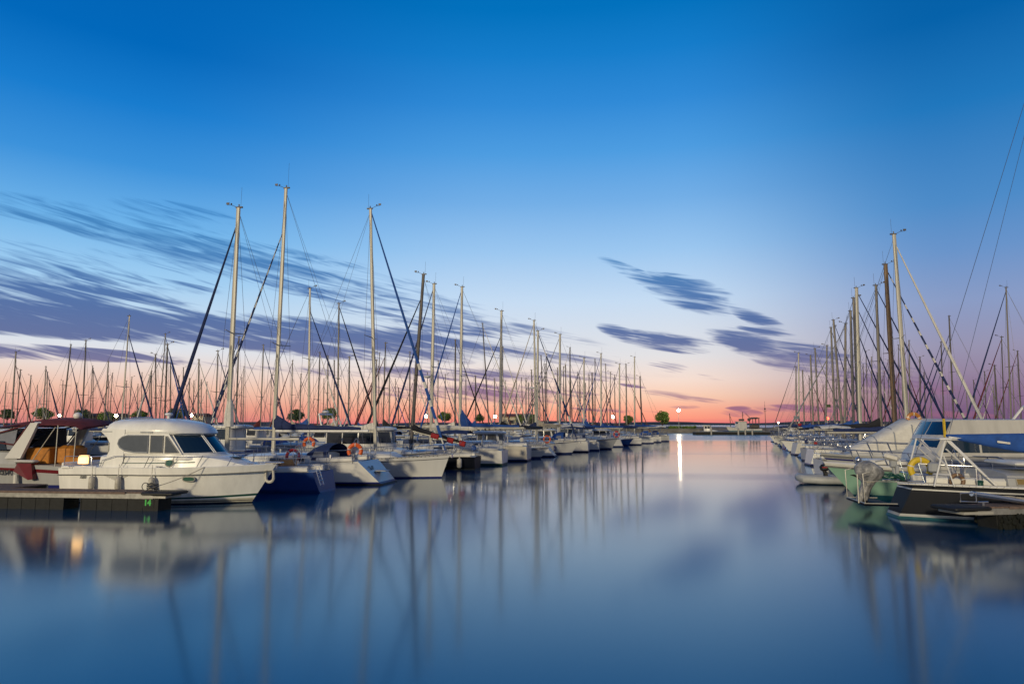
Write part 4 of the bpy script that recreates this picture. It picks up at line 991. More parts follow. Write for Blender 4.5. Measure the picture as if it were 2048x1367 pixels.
b3, l3, t3, h3 = SB('white sailing boat with long dark blue boom cover and sloping numbered transom', 782, 34.2, HR, L=10.6, B=3.3, fb=(1.12, 1.02, 1.28), rake=1.15, over=.9, tb=.80, bottom='antifoul_black', stripe='navy_stripe',
    base_px=548, top_px=(572, 377), jib='navy_canvas', striped=True, jibr=.07, fq=.83, cover='navy_canvas', boomlen=5.0, boomz=1.42, tallcover=.45, sq=.40, cab=.44, dodger='navy_canvas', antenna=1.4, boomm='white_paint', mr=.115, bim=False)
mb = MB(); mb.box((.55, 0, .62), (.9, .7, .05), bev=.02);  q = mb.build('transom_step', 'deck', b3)
text('TL 08', .27, b3, (.70, .55, .72), (R(52), 0, R(-90)), 'ink', 'transom_number'); text('ST', .18, b3, (.50, .55, .50), (R(52), 0, R(-90)), 'ink', 'transom_port')
b4, l4, t4, h4 = SB('white sailing boat moored bow out with a bright blue furled jib', 884, 37.8, HL, 'bow', L=10.4, B=3.1, fb=(1.05, 1.02, 1.22), over=.45, bottom='navy_stripe', stripe='gelcoat', base_px=752, top_px=(741, 418),
    jib='blue_canvas', striped=.62, jibr=.085, fq=.985, cover='white_canvas', boomlen=4.2, cove='grey_stripe', sq=.46, antenna=.9, winm='window_blue', mr=.105, tallcover=.1)
mb = MB(); [mb.box((x, s * l4.edge(x), l4.deck(x) + .035), (.07, .03, .03)) for s in (1, -1) for x in [5.6 + k * .2 for k in range(22)]]; mb.build('toe_rail_cutouts', 'rubber_black', b4, smooth=False)
b5, l5, t5, h5 = SB('black hulled sailing boat with black and red boom cover', 956, 45.2, HR, L=8.6, B=2.8, fb=(.80, .80, 1.0), hmat='black_hull', stripe='black_hull', bottom='antifoul_black', base_px=822, top_px=(847, 549), jib='black_canvas', jibr=.085,
    fq=.86, cover='black_canvas', boomlen=3.6, boomdrop=.9, boomz=1.5, mastm='mast_dark', tallcover=.1, sq=.42)
for a, b in ((.30, .45), (.62, .74), (.86, .97)):
    p0, p1 = Vector((4.2, 0, 2.45)).lerp(Vector((.75, 0, 1.55)), a), Vector((4.2, 0, 2.45)).lerp(Vector((.75, 0, 1.55)), b); mb = MB(); mb.tube([p0, p1], .185, 8, flat=.8); mb.build('cover_band', 'red_canvas', b5)
for k, (x, n) in enumerate(((.9, 'first'), (1.9, 'second'), (2.9, 'third'))):
    fender('white fender on the black hulled boat, %s from its stern' % n, wpt(b5, (x, l5.edge(x) + .16, .12)), r=.16, l=.62, group='fenders of the black hulled boat')
SB('white sailing boat with green waterline and a radar dome on its mast', 1010, 49.6, HR, L=9.2, B=3.0, fb=(1.05, 1.05, 1.2), bottom='antifoul_green', stripe='antifoul_green', base_px=862, top_px=(868, 568), jib='navy_canvas', fq=.97, cover='white_canvas', boomlen=3.4, radar=True, tallcover=.05, sq=.48, tb=.85)
SB('cream hulled sailing boat with a bright blue boom cover rising at the mast', 1058, 55.2, HR, L=9.6, B=3.1, fb=(1.15, 1.15, 1.3), hmat='gelcoat_cream', base_px=920, top_px=(924, 574), jib='blue_canvas', fq=.975, cover='blue_canvas', tallcover=1.3, boomlen=5.2, sq=.42, tb=.9, bottom='antifoul_black')
SB('white sailing boat with sloping stern and black boom cover, orange ring aft', 1112, 62, HR, L=9.4, B=3.0, fb=(1.0, 1.0, 1.2), rake=.8, base_px=1000, top_px=(1003, 622), jib='black_canvas', fq=.80, cover='black_canvas', boomlen=4.2, sq=.42, bottom='antifoul_black', spreaders=1)
SB('white sailing boat bow out with navy and white striped jib', 1142, 67.3, HL, 'bow', L=9.2, B=2.9, base_px=1074, top_px=(1076, 662), jib='navy_canvas', striped=True, jibr=.10, cover='navy_canvas', lod=1)
SB('white flush sided sailing boat with tan boom cover and blue dodger', 1177, 72.4, HR, L=10, B=3.1, fb=(1.15, 1.15, 1.25), base_px=1072, top_px=(1068, 641), jib='tan_canvas', cover='tan_canvas', tallcover=.5, boomlen=4.6, dodger='blue_canvas', tb=.88, lod=1, bottom='antifoul_black', radar=True, mr=.11)
SB('white sailing boat with tall mast and blue cover behind the wheelhouse boat', 1198, 76.3, HR, L=9, B=2.9, base_px=1119, top_px=(1120, 669), jib='grey_tarp', cover='blue_canvas', lod=1, mr=.13)
SB('white sailing boat with red ring at the stern, right of the wheelhouse boat', 1246, 88.5, HR, L=9, B=2.9, rake=.4, base_px=1168, top_px=(1168, 716), jib='navy_canvas', cover='blue_canvas', lod=1, tallcover=.9)
SB('white sailing boat with blue cover and blue furled jib, fourth from the left row end', 1282, 97, HR, L=9, B=2.9, base_px=1202, top_px=(1202, 707), jib='blue_canvas', cover='blue_canvas', lod=1)
SB('white sailing boat with navy cover, third from the end of the left row', 1306, 104, HR, L=8.4, B=2.8, base_px=1239, top_px=(1239, 728), jib='navy_canvas', cover='navy_canvas', lod=1)
SB('white sailing boat with blue dodger, second from the end of the left row', 1321, 110, HR, L=8, B=2.7, base_px=1269, top_px=(1269, 714), jib=None, cover='blue_canvas', dodger='blue_canvas', lod=1)
SB('last sailing boat of the left row, with leaning dark mast and blue covers', 1337, 116, HR, L=7.6, B=2.6, base_px=1284, top_px=(1280, 753), jib=None, cover='blue_canvas', dodger='navy_canvas', mastm='mast_dark', lod=1, hmat='gelcoat_grey_dim')
o, _ = wheelhouse_boat('grey hulled wheelhouse boat moored bow out between sailing boats of the left row', (X_at(1222, 80), 80), HL, L=8.2, B=2.9, hm='gelcoat_grey_dim', roof=3.0, xa=1.2, xs=3.6, xc=4.2, bottom='antifoul_black', winm='window_grey'); claim(o.location, HL, 8.2, 2.9)
o, _ = wheelhouse_boat('white motor yacht with dark cabin windows and an arch, between two white yachts', (X_at(838, 41.6), 41.6), HL, L=8.8, B=2.7, fb=(1.0, 1.0, 1.25), roof=2.75, xa=2.4, xs=5.6, xc=6.4, arch=True); claim(o.location, HL, 8.8, 2.7)
for lb, px, Y, L, kw in (('white wheelhouse boat between the cream hull and the tan covered yacht', 1080, 58.6, 7.2, dict(roof=2.3, hm='gelcoat')), ('small white cabin boat between two sailing boats mid way along the left row', 1150, 83.9, 6.5, dict(roof=2.3)),
                         ('small blue cabin boat near the far end of the left row', 1255, 92.8, 6.5, dict(roof=2.2, hm='blue_hull'))):
    o, _ = wheelhouse_boat(lb, (X_at(px, Y), Y), HL, L=L, B=2.4, fb=(.8, .8, 1.0), xa=1.0, xs=2.8, xc=3.3, **kw); claim(o.location, HL, L, 2.4)
# lifebuoys and small gear of the left row
horseshoe('orange horseshoe buoy on the stern rail of the numbered white yacht', 'orange', wpt(b3, (1.35, 1.2, 1.62)), R(8), s=1.15)
horseshoe('orange horseshoe buoy far left beside the navy spray hood', 'orange', at(618, 886, 39.2), R(0), s=1.1)
ringbuoy('reddish ring buoy leaning below the navy spray hood', 'red_buoy', wpt(b3, (4.4, 1.50, 1.35)), R(30), s=1.0)
ringbuoy('orange ring buoy at the stern of the sloping stern yacht', 'orange', at(1094, 878, 61.2), R(10))
ringbuoy('small red ring buoy right of the wheelhouse boat', 'red_buoy', at(1233, 868, 87.6), R(10), s=1.2)

# ------------------------------------------------------------ right row
t1 = (X_at(1772, 22.2), 22.2)
r1, k1, tt1, hh1 = SB('black hulled yacht with white perforated toe rail and blue boom cover', 1772, 22.2, HL, L=12.2, B=3.5, fb=(1.08, 1.04, 1.3), rake=.5, hmat='black_hull', stripe='gelcoat_grey_dim', bottom='teal', cove='gelcoat_grey_dim', tb=.36,
    mast_at=5.6, top_px=(2158, -90), jib=None, cover=None, boomlen=3.7, boomz=1.30, wheel=True, cab=.42, cabx=(.228, .74), winm='window_amber', deckm='gelcoat_grey_dim', sq=.4, spreaders=2, mr=.11, boomm='white_paint', cabm='gelcoat_grey_dim', bim=False)
for s in (1, -1): hh1.window(3.0, 4.2, .30, .78, 'window_amber', r1, s, 'cabin_window', frame='aluminium')
mb = MB(); rings = []
for i in range(11):
    q = i / 10; X = lerp(1.75, 5.4, q); zt = lerp(2.58, 2.66, q); zb = lerp(2.50, 1.75, q ** .8); w = lerp(.05, .20, q)
    rings.append([Vector((X, w * cos(a), (zt + zb) / 2 + (zt - zb) / 2 * sin(a))) for a in [2 * pi * k / 10 for k in range(10)]])
mb.loft(rings); cv_ = mb.build('sail_cover', 'blue_canvas', r1, ang=60)
mb = MB(); mb.box((3.3, -.17, 2.33), (.36, .02, .06), ry=R(8)); mb.build('cover_patch', 'white_canvas', cv_, smooth=False)
mb = MB(); [mb.box((x, s * (k1.edge(x) + .0), k1.deck(x) + .035), (.055, .055, .028)) for s in (1, -1) for x in [.3 + k * .165 for k in range(60)]]; mb.build('toe_rail_slots', 'rubber_black', r1, smooth=False)
mb = MB(); [mb.tube([(x, s * (k1.edge(x) + .005), k1.deck(x) + .03) for x in [.0 + .4 * k for k in range(29)]], .032, 5) for s in (1, -1)]; mb.build('rubbing_strip', 'white_paint', r1)
mb = MB(); mb.box((3.9, -.2, 1.72), (1.6, 1.9, .12), bev=.04); mb.build('cabin_locker', 'gelcoat', r1)
mb = MB()                                                    # white frame of struts over the stern
ap = Vector((1.25, -1.15, 2.45)); bp = Vector((1.25, 1.0, 2.45))
for p, yy in ((ap, -1.15), (bp, 1.05)):
    mb.tube([p, (.85, yy, k1.deck(1))], .025, 6); mb.tube([p, (2.55, yy - .1, k1.deck(2.5))], .03, 6); mb.tube([p + Vector((.08, .03, 0)), (2.62, yy + .1, k1.deck(2.5))], .03, 6); mb.tube([p + Vector((0, 0, -.3)), (1.9, yy + .4, k1.deck(2) + .6)], .025, 6)
mb.tube([ap, bp], .03, 6); mb.box((1.25, -1.1, 2.45), (.34, .2, .08), bev=.02); mb.tube([(1.15, -1.2, 1.95), (1.38, -1.2, k1.deck(1))], .02, 6); mb.build('stern_gantry', 'white_paint', r1)
mb = MB(); sz = .42                                                    # bathing platform with its rails
mb.box((-.62, .1, sz), (.85, 1.9, .06), bev=.02); mb.tube([(-1.0, -.8, sz), (-.1, -.95, sz)], .025, 5); pl = mb.build('swim_platform', 'black_hull', r1)
mb = MB()
for y in (-.85, .95): mb.tube([(-.1, y, sz + .05), (-1.03, y, sz + .05), (-1.05, y, sz + .95), (-.85, y, sz + 1.0)], .018, 5)
mb.tube([(-1.03, -.85, sz + .05), (-1.03, .95, sz + .05)], .02, 5); mb.tube([(-1.05, -.3, sz), (-1.05, -.3, sz + .9)], .022, 5); mb.tube([(-1.05, -.85, sz + .72), (.6, -.95, sz + .72)], .01, 4); mb.build('platform_rail', 'aluminium', r1)
og = thing('outboard_motor', 'tall outboard motor shrouded in a grey tarpaulin behind the black yacht', 'outboard motor', wpt(r1, (-.62, .05, sz + .04)), HL)
mb = MB(); rnd = random.Random(2); rings = []
for z, rx, ry, ox in ((0, .16, .13, -.22), (.12, .19, .15, -.2), (.35, .17, .14, -.12), (.58, .20, .17, -.02), (.72, .33, .25, .02), (.90, .42, .30, .04), (1.06, .40, .30, .02), (1.18, .28, .22, -.02), (1.25, .10, .09, -.04)):
    rings.append([Vector((ox + rx * cos(a) * (1 + .10 * sin(5 * a + z * 4)), ry * sin(a) * (1 + .12 * cos(7 * a - z * 5)), z + .02 * sin(4 * a))) for a in [2 * pi * k / 28 for k in range(28)]])
mb.loft(rings); mb.build('tarpaulin', 'grey_tarp', og, ang=80)
mb = MB(); mb.arc((-.02, 0, .60), .19, .012, 0, 2 * pi, 16, 4, ax='z'); mb.build('tie_rope', 'rope', og)
gm_ = MB(); rnd = random.Random(8)
for k in range(7):
    pts = [Vector((-.55 + 1.1 * q, .35 + rnd.uniform(-.15, .15), 1.16 + .12 * sin(pi * q) + rnd.uniform(-.12, .06))) for q in [i / 6 for i in range(7)]]; gm_.tube(pts, .022, 5)
q = gm_.build('net_heap', 'green_stripe'); q.location = r1.location; q.rotation_euler = (0, 0, HL); tag(q, 'dark green netting hung behind the shrouded outboard', 'net')
om = thing('outboard_motor', 'small outboard with pale cowl clamped on the black yacht stern rail', 'outboard motor', wpt(r1, (.35, .75, 1.30)), HL)
mb = MB(); mb.box((-.02, 0, .52), (.46, .26, .24), bev=.07, ry=R(18)); mb.build('cowl', 'white_canvas', om)
mb = MB(); mb.box((.04, 0, .30), (.2, .16, .25), bev=.03); mb.tube([(.02, 0, .25), (.10, 0, -.30)], .05, 6); mb.box((.12, 0, .12), (.10, .28, .3), bev=.02); mb.tube([(-.2, 0, .42), (-.5, 0, .36)], .025, 5); mb.build('motor_leg', 'grey_paint', om)
horseshoe('yellow horseshoe buoy on the stern rail of the black yacht', 'yellow', wpt(r1, (.72, -.55, 1.52)), HL, s=1.12)
mb = MB(); [mb.tube([(2.1, y, k1.deck(2)), (2.1, y, k1.deck(2) + .14)], .09, 10) for y in (-1.15, 1.15)]; [mb.arc((2.1, y, k1.deck(2) + .16 + .025 * j), .085, .02, 0, 2 * pi, 12, 4, ax='z') for y in (-1.15, 1.15) for j in range(2)]; mb.build('winch', 'green_stripe', r1)
horseshoe('brown horseshoe buoy lying by the green winch of the black yacht', 'teak', wpt(r1, (1.55, -1.0, 1.2)), HL, s=.7)
text('AZUR', .2, r1, (-.16, -.45, .72), (R(80), 0, R(-90)), 'ink', 'transom_name') if False else None

# green hulled trawler
g0 = at(1648, 931, 27.6); L2 = 12.5; gl = Vector((g0.x, g0.y, 0)) - Vector((cos(HR), sin(HR), 0)) * L2
G = thing('trawler_yacht', 'pale green hulled trawler with white deckhouse and blue glass windscreen', 'motor boat', gl, HR)
lg = Lines(L2, 3.7, 1.05, 1.12, 1.34, 1.15, 0, .8, 1.9, .84)
hull(lg, ['green_hull', 'teal', 'grey_stripe', 'gelcoat'], [(.16, 1), (.30, 0), (.42, 0), (.60, 0), (-.34, 0), (-.10, 0), (-1e-4, 3)], G, n=22)
deck(lg, 'gelcoat_grey_dim', G); rail_line(lg, 'grey_stripe', G, 0, L2 - .01, -.10, .035, name='rub_rail'); rail_line(lg, 'gelcoat', G, 0, L2 - .03, .03, .05, name='cap_rail')
mb = MB(); mb.arc((L2 - 1.05, 0, .62), .20, .10, 0, 2 * pi, 16, 7, ax='y')
pp = [(L2 - 1.02 + .20 * cos(a), .72 + .17 * sin(a)) for a in [k * pi / 8 for k in range(16)]]
def gp(x, z):
    t = lg.t_of(x + .25); k = z / lg.sheer(t); return Vector((lg.x(t, k), lg.beam(t, k), z)), Vector((-.0, 1, 0))
panel([(L2 - .80, .92), (L2 - .93, .86), (L2 - 1.0, .7), (L2 - .98, .56), (L2 - 1.08, .46), (L2 - 1.20, .50), (L2 - 1.22, .66), (L2 - 1.12, .82), (L2 - .98, .95)], gp, .03).build('anchor_pocket', 'rubber_black', G, smooth=False)
zg = 1.12
lo = (zg, 1.0, 9.2, 9.7, 1.55); m1 = (1.78, 1.0, 8.95, 9.4, 1.52); m2 = (2.34, 1.0, 8.62, 9.0, 1.46); up = (3.05, 1.4, 8.25, 8.6, 1.40)
mb = MB(); levels(mb, [lo, m1, m2, (2.42, .9, 8.6, 8.98, 1.5), (2.5, .9, 8.56, 8.94, 1.5), up, (3.08, 1.6, 8.1, 8.4, 1.2)]); mb.build('deckhouse', 'gelcoat_dim', G, ang=45)
front_panes(lo[:1] + (0, 9.1, 9.6, 1.55) if False else (1.35, 0, 9.12, 9.6, 1.54), (2.36, 0, 8.62, 9.0, 1.47), 'window_blue', G, frame='gelcoat_dim')
front_panes((2.46, 0, 8.58, 8.95, 1.5), (3.02, 0, 8.27, 8.62, 1.41), 'window_blue', G, cuts=((-.95, -.35), (-.3, .3), (.35, .95)))
for s in (1, -1):
    for a, b, sl in ((8.75, 7.5, 1), (7.42, 6.0, 0), (5.9, 4.5, 0), (4.4, 2.6, 0)):
        w_ = panel([(b, 1.86), (b, 2.30), (a - (.22 if sl else 0), 2.30), (a, 1.86)], sidefn(1.525, s, 1.78, 2.34, .06), .014).build('side_window', 'window_blue', G, smooth=False)
    mb = MB(); [mb.tube([(1.2, s * 1.56, zg + .1 + .16 * k), (8.9, s * 1.56, zg + .1 + .16 * k)], .008, 4) for k in range(4)]; mb.build('plank_seam', 'grey_stripe', G)
bow_rail(lg, 'steel', G, 6.5, .62, n=7, r=.017)
mb = MB(); mb.box((10.3, 0, 1.42), (1.4, 1.2, .24), bev=.06); mb.build('fore_hatch', 'gelcoat', G); mb = MB(); mb.ball((11.3, .3, 1.5), .13, 10, 7); mb.tube([(11.2, 0, 1.3), (11.2, 0, 1.6)], .09, 8); mb.build('windlass', 'steel', G)
mb = MB(); mb.tube([(8.6, 1.45, 2.42), (8.6, 1.45, 3.1)], .05, 6); mb.build('strap_roll', 'yellow', G)
claim(G.location, HR, L2, 3.7)

# white yacht with covered windscreen
y0 = at(1640, 912, 32.6); L3 = 12; yl = Vector((y0.x, y0.y, 0)) - Vector((cos(HR), sin(HR), 0)) * L3
Yb = thing('motor_yacht', 'white motor yacht with canvas covered windscreen and steel bow rail', 'motor boat', yl, HR)
ly = Lines(L3, 3.6, 1.3, 1.35, 1.55, 1.3, 0, .88, 2.2, .85)
hull(ly, ['gelcoat_grey_dim', 'antifoul_blue', 'navy_stripe'], [(.08, 1), (.18, 2), (.6, 0), (-.30, 0), (-.22, 2), (-1e-4, 0)], Yb, n=20); deck(ly, 'gelcoat_grey_dim', Yb); rail_line(ly, 'grey_stripe', Yb, 0, L3 - .02, -.12, .04, name='rub_rail')
House(ly, [(2, 1.5, .5), (8.4, 1.36, .5), (9.6, 1.05, .28), (11.0, .5, .04)], .12, .08).build('coach_roof', 'gelcoat_grey_dim', Yb)
cvr = House(ly, [(2.2, 1.45, 1.62), (7.6, 1.34, 1.72), (8.3, 1.26, 1.66), (9.5, .98, .95), (10.7, .58, .25)], .22, .10); cvr.build('windscreen_cover', 'white_canvas', Yb, ang=60)
mb = MB()
for X in (7.6, 8.3, 9.0, 9.7):
    w, h = cvr.sec(X); z = ly.deck(X); mb.tube([(X, w + .01, z), (X, w - .21, z + h * .88), (X, (w - .2) * .5, z + h + .07), (X, 0, z + h + .11), (X, -(w - .2) * .5, z + h + .07), (X, -(w - .21), z + h * .88), (X, -w - .01, z)], .03, 5)
mb.build('cover_strap', 'grey_paint', Yb)
bow_rail(ly, 'steel', Yb, 5.5, .68, n=8, r=.02)
mb = MB(); [mb.tube([(3.2, s * 1.3, 2.9), (2.6, s * 1.2, 3.7)], .06, 6) for s in (1, -1)]; mb.tube([(2.6, 1.2, 3.7), (2.6, -1.2, 3.7)], .07, 6); mb.build('radar_arch', 'white_paint', Yb)
horseshoe('brownish orange buoy on top of the covered windscreen of the white yacht', 'varnish', wpt(Yb, (8.0, .5, 3.12)), HR, s=1.0)
claim(Yb.location, HR, L3, 3.6)

RT = [  # px foot, top px, distance, tip px, extras
    (1816, (1788, 469), 38, 1632, dict(label='tall white masted yacht with thick pale furled jib behind the covered yacht', L=9.2, B=3.1, jib='white_canvas', jibr=.08, cover='navy_canvas', fq=.95, mr=.12)),
    (1791, (1771, 529), 43.5, 1633, dict(label='yacht with brown mast and navy striped jib', L=9.4, B=3.1, jib='navy_canvas', striped=True, mastm='mast_wood', cover='black_canvas', fq=.97, mr=.15)),
    (1762, (1752, 571), 49, 1612, dict(label='white yacht with black boom cover, left of the brown mast', L=10, B=3.1, hmat='gelcoat', jib='navy_canvas', cover='black_canvas', lod=1, mr=.11)),
    (1720, (1713, 576), 54.5, 1601, dict(label='yacht with the thickest pale mast of the right row and blue jib', L=10, B=3.1, jib='navy_canvas', cover='blue_canvas', lod=1, mr=.15)),
    (1717, (1707, 596), 60, 1590, dict(label='yacht with pale mast just left of the thickest mast of the right row', L=10, B=3.1, jib='navy_canvas', cover='navy_canvas', lod=1, mr=.13)),
    (1707, (1701, 622), 65.5, 1582, dict(label='yacht with pale mast and red stern flag on the right row', L=9.6, B=3.0, jib='navy_canvas', cover='blue_canvas', lod=1, mr=.13)),
    (1701, (1691, 647), 71, 1574, dict(label='yacht with grey jib, mast a hand left of the pale pair on the right row', L=9.6, B=3.0, jib='grey_tarp', cover='navy_canvas', lod=1, mr=.13)),
    (1685, (1667, 640), 76, 1569, dict(label='yacht with steeply left leaning mast on the right row', L=9.6, B=3.0, jib='navy_canvas', cover='tan_canvas', lod=1, mr=.13)),
    (1670, (1662, 655), 81, 1564, dict(label='yacht with straight grey mast beside the left leaning mast', L=9.2, B=2.9, jib='navy_canvas', cover='navy_canvas', lod=1, mr=.13)),
    (1664, (1655, 691), 86, 1560, dict(label='shorter masted yacht left of the left leaning mast, by the red light', L=9.2, B=2.9, jib=None, cover='blue_canvas', lod=1, mr=.11)),
    (1638, (1630, 697), 91, 1556, dict(label='yacht with thin straight mast apart from its neighbours at the far right row', L=9.2, B=2.9, jib='grey_tarp', cover='navy_canvas', lod=1)),
    (1627, (1621, 711), 96, 1553, dict(label='yacht with black boom cover and dull mast near the far end of the right row', L=9, B=2.9, jib=None, cover='black_canvas', lod=1, mastm='aluminium_dim', mr=.13)),
    (1609, (1605, 741), 108, 1550, dict(label='short masted yacht near the far end of the right row', L=8, B=2.7, jib=None, cover='navy_canvas', lod=1)),
    (1592, (1592, 733), 113, 1541, dict(label='last small yacht at the end of the right row, dull grey mast', L=8, B=2.7, jib=None, cover='navy_canvas', lod=1, mastm='aluminium_dim')),
]
for k_, (foot, top, Y, tpx, kw) in enumerate(RT):
    kw = dict(kw); lb = kw.pop('label'); out = k_ in (6, 9, 11, 12); kw['fb'] = ((1.0, .95, 1.2), (.85, .85, 1.05), (1.15, 1.1, 1.3))[k_ % 3]; kw['rake'] = (.0, .7, .3)[k_ % 3]
    if out: kw['L'] += 1.0; kw['rake'] = 0
    if k_ in (4, 8): kw['hmat'] = 'blue_hull'
    if k_ == 10: kw['hmat'] = 'black_hull'
    tpx += (0, 9, -3, 6, 10, 0, 7, 3)[k_ % 8] * 30 / Y; kw.setdefault('mastm', 'aluminium_dim' if k_ not in (0, 3) else 'aluminium'); kw.setdefault('hmat', random.choice(['gelcoat_grey_dim', 'gelcoat_dim', 'gelcoat'])); kw.setdefault('bottom', random.choice(['antifoul_blue', 'antifoul_black', 'antifoul_red']))
    SB(lb, tpx, Y, HR if out else HL, 'bow' if out else 'stern', base_px=foot, top_px=top, **kw)
SB('yacht moored bow out at the far end of the right row with thin forestay', 1549, 102.5, HR, 'bow', L=9.4, B=2.9, base_px=1598, top_px=(1597, 706), jib='mast_dark', jibr=.05, cover='navy_canvas', lod=1)
o, _ = wheelhouse_boat('low off-white wheelhouse boat behind the yacht with the covered windscreen', (X_at(1632, 36.0) + 1, 35.9), HR, L=9, B=2.5, hm='gelcoat_dim', fb=(.9, .9, 1.1), roof=2.2, xa=2, xs=4.5, xc=5.2); claim(o.location, HR, 9, 2.5)

# inflatable tender with its outboard
ip = on_water(1600, 966); ti = thing('inflatable_dinghy', 'grey inflatable dinghy afloat under the green bow', 'dinghy', (ip.x, ip.y, 0), R(-12))
mb = MB(); pts = [(.25 + 2.5 * q, .62, .22) for q in (1, .75, .5, .25)] + [(.12, .45, .25), (.0, .2, .29), (0, -.2, .29), (.12, -.45, .25)] + [(.25 + 2.5 * q, -.62, .22) for q in (.25, .5, .75, 1)]
mb.tube(pts, [.14] + [.20] * (len(pts) - 2) + [.14], 10); mb.build('tube', 'inflatable', ti)
mb = MB(); mb.box((1.4, 0, .12), (2.4, 1.0, .05)); mb.box((2.3, 0, .3), (.06, 1.0, .4)); mb.box((1.35, 0, .38), (.25, 1.1, .04)); mb.build('floor', 'grey_paint', ti, smooth=False)
ob = thing('outboard_motor', 'black outboard motor tilted on the grey inflatable dinghy', 'outboard motor', wpt(ti, (1.15, 0, .40)), R(-12))
mb = MB(); mb.box((0, 0, .38), (.40, .30, .34), bev=.09, ry=R(-12)); mb.build('cowl', 'rubber_black', ob); mb = MB(); mb.tube([(0, 0, .25), (.06, 0, -.08)], .09, 8); mb.box((.05, 0, .06), (.16, .26, .22), bev=.03); mb.build('motor_leg', 'rubber_black', ob); mb = MB(); mb.box((-.0, -.156, .40), (.24, .01, .05)); mb.build('cowl_stripe', 'red_canvas', ob, smooth=False)

# small flags, lights on the right
for lb, px, py, Y, m, s in (('dark green square flag in the rigging over the right row', 1653, 814, 74.5, 'leaf_dark', .55), ('pale small flag near the end of the right row', 1588, 838, 100.6, 'flag', .9), ('red ensign at the stern of a right row yacht', 1596, 851, 65.2, 'red_canvas', .42), ('red ensign low at a stern further right', 1628, 888, 47.8, 'red_canvas', .30)):
    p = at(px, py, Y); o = thing('flag', lb, 'flag', p, .2); mb = MB(); mb.loft([[Vector((x * s, .04 * sin(x * 7), s * .55)), Vector((x * s, .04 * sin(x * 7 + .6), 0))] for x in [i / 6 for i in range(7)]], closed=False, cap=False); mb.build('cloth', m, o)
    mb = MB(); mb.tube([(-.01, 0, -max(.6, p.z - 1.2)), (-.01, 0, s * .6)], .02, 4); mb.build('staff', 'aluminium_dim', o)
p = at(1655, 838, 150); o = thing('harbour_light', 'red harbour light glowing between the masts of the right row', 'beacon', (p.x, 150, 0)); mb = MB(); mb.tube([(0, 0, -.5), (0, 0, p.z)], [.2, .09], 8); mb.build('post', 'grey_paint', o); mb = MB(); mb.ball((0, 0, p.z + .2), .32, 10, 7); mb.build('lamp_globe', 'red_glow', o)
p = at(1557, 846, 130); o = thing('harbour_light', 'small warm lamp low at the end of the right row', 'beacon', (p.x, 130, 0)); mb = MB(); mb.tube([(0, 0, -.5), (0, 0, p.z)], [.16, .07], 8); mb.build('post', 'grey_paint', o); mb = MB(); mb.ball((0, 0, p.z + .12), .16, 10, 7); mb.build('lamp_globe', 'small_glow', o)

mo = MB(); rnd = random.Random(6); rr_ = []
for i in range(60):
    X = 56 + i * 2.6; rr_.append([Vector((X, 240 + i * .5, -.5)), Vector((X, 243 + i * .5, 1.5 + rnd.uniform(-.25, .25))), Vector((X, 246 + i * .5, 1.8 + rnd.uniform(-.3, .3))), Vector((X, 250 + i * .5, -.5))])
mo.loft(rr_, closed=False, cap=False); tag(mo.build('breakwater', 'quay_stone', smooth=False), 'low dark stone mole closing the far end of the basin', 'breakwater')
# ------------------------------------------------------------ far basin: breakwater pontoon, piles, workboat
bx0, bx1 = X_at(1388, 188), X_at(1570, 188)
o = thing('breakwater', 'low dark breakwater pontoon across the far end of the fairway', 'pontoon', ((bx0 + bx1) / 2, 188, 0)); mb = MB(); mb.box((0, 0, .25), (bx1 - bx0, 3.4, 1.1)); mb.build('caisson', 'float_black', o, smooth=False); mb = MB(); mb.box((0, 0, .83), (bx1 - bx0 + .1, 3.6, .06)); mb.build('deck', 'pontoon_steel', o, smooth=False)
for k, px in enumerate((1422, 1476, 1490, 1504)):
    X = X_at(px, 185.9); o = thing('mooring_pile', 'pale steel pile of the far breakwater, %s from the left' % ('first', 'second', 'third', 'fourth')[k], 'pile', (X, 185.9, 0), 0, 'piles of the far breakwater'); mb = MB(); mb.tube([(0, 0, -1), (0, 0, 1.9 - .2 * k)], .26, 10); mb.build('shaft', 'pontoon_steel', o); mb = MB(); mb.tube([(0, 0, 1.9 - .2 * k), (0, 0, 2.1 - .2 * k)], [.3, .1], 10); mb.build('cap', 'grey_paint', o)
wx = X_at(1457, 200); wb_ = thing('fishing_boat', 'fishing boat with dark gallows and mast beyond the breakwater', 'fishing boat', (wx + 9.2, 200, 0), pi)
lw = Lines(10, 3.6, 1.6, 1.5, 2.3, 1.2, 0, .85, 1.8, .85); hull(lw, ['gelcoat_dim', 'antifoul_blue', 'teal'], [(.2, 1), (.5, 2), (1.0, 2), (-.4, 0), (-1e-4, 0)], wb_, n=12); deck(lw, 'grey_paint', wb_)
mb = MB(); levels(mb, [(1.5, 4.2, 7.0, 7.3, 1.3), (2.9, 4.2, 6.9, 7.2, 1.25), (3.5, 4.3, 6.7, 7.0, 1.2), (3.6, 4.0, 6.9, 7.4, 1.4), (3.7, 4.0, 6.9, 7.4, 1.4)]); mb.build('wheelhouse', 'gelcoat_dim', wb_, ang=40)
front_panes((2.95, 0, 6.9, 7.2, 1.25), (3.45, 0, 6.72, 7.02, 1.2), 'window', wb_)
mb = MB(); mb.tube([(8.6, 0, 2), (8.8, 0, 6.0)], .10, 6); mb.tube([(5.0, 0, 3.6), (5.0, 0, 6.4)], .10, 6); mb.tube([(5.0, -.8, 5.4), (5.0, .8, 5.4)], .06, 5); mb.tube([(8.7, 0, 5.2), (7.6, 0, 2.6)], .05, 5); mb.build('mast', 'mast_dark', wb_)
mb = MB()
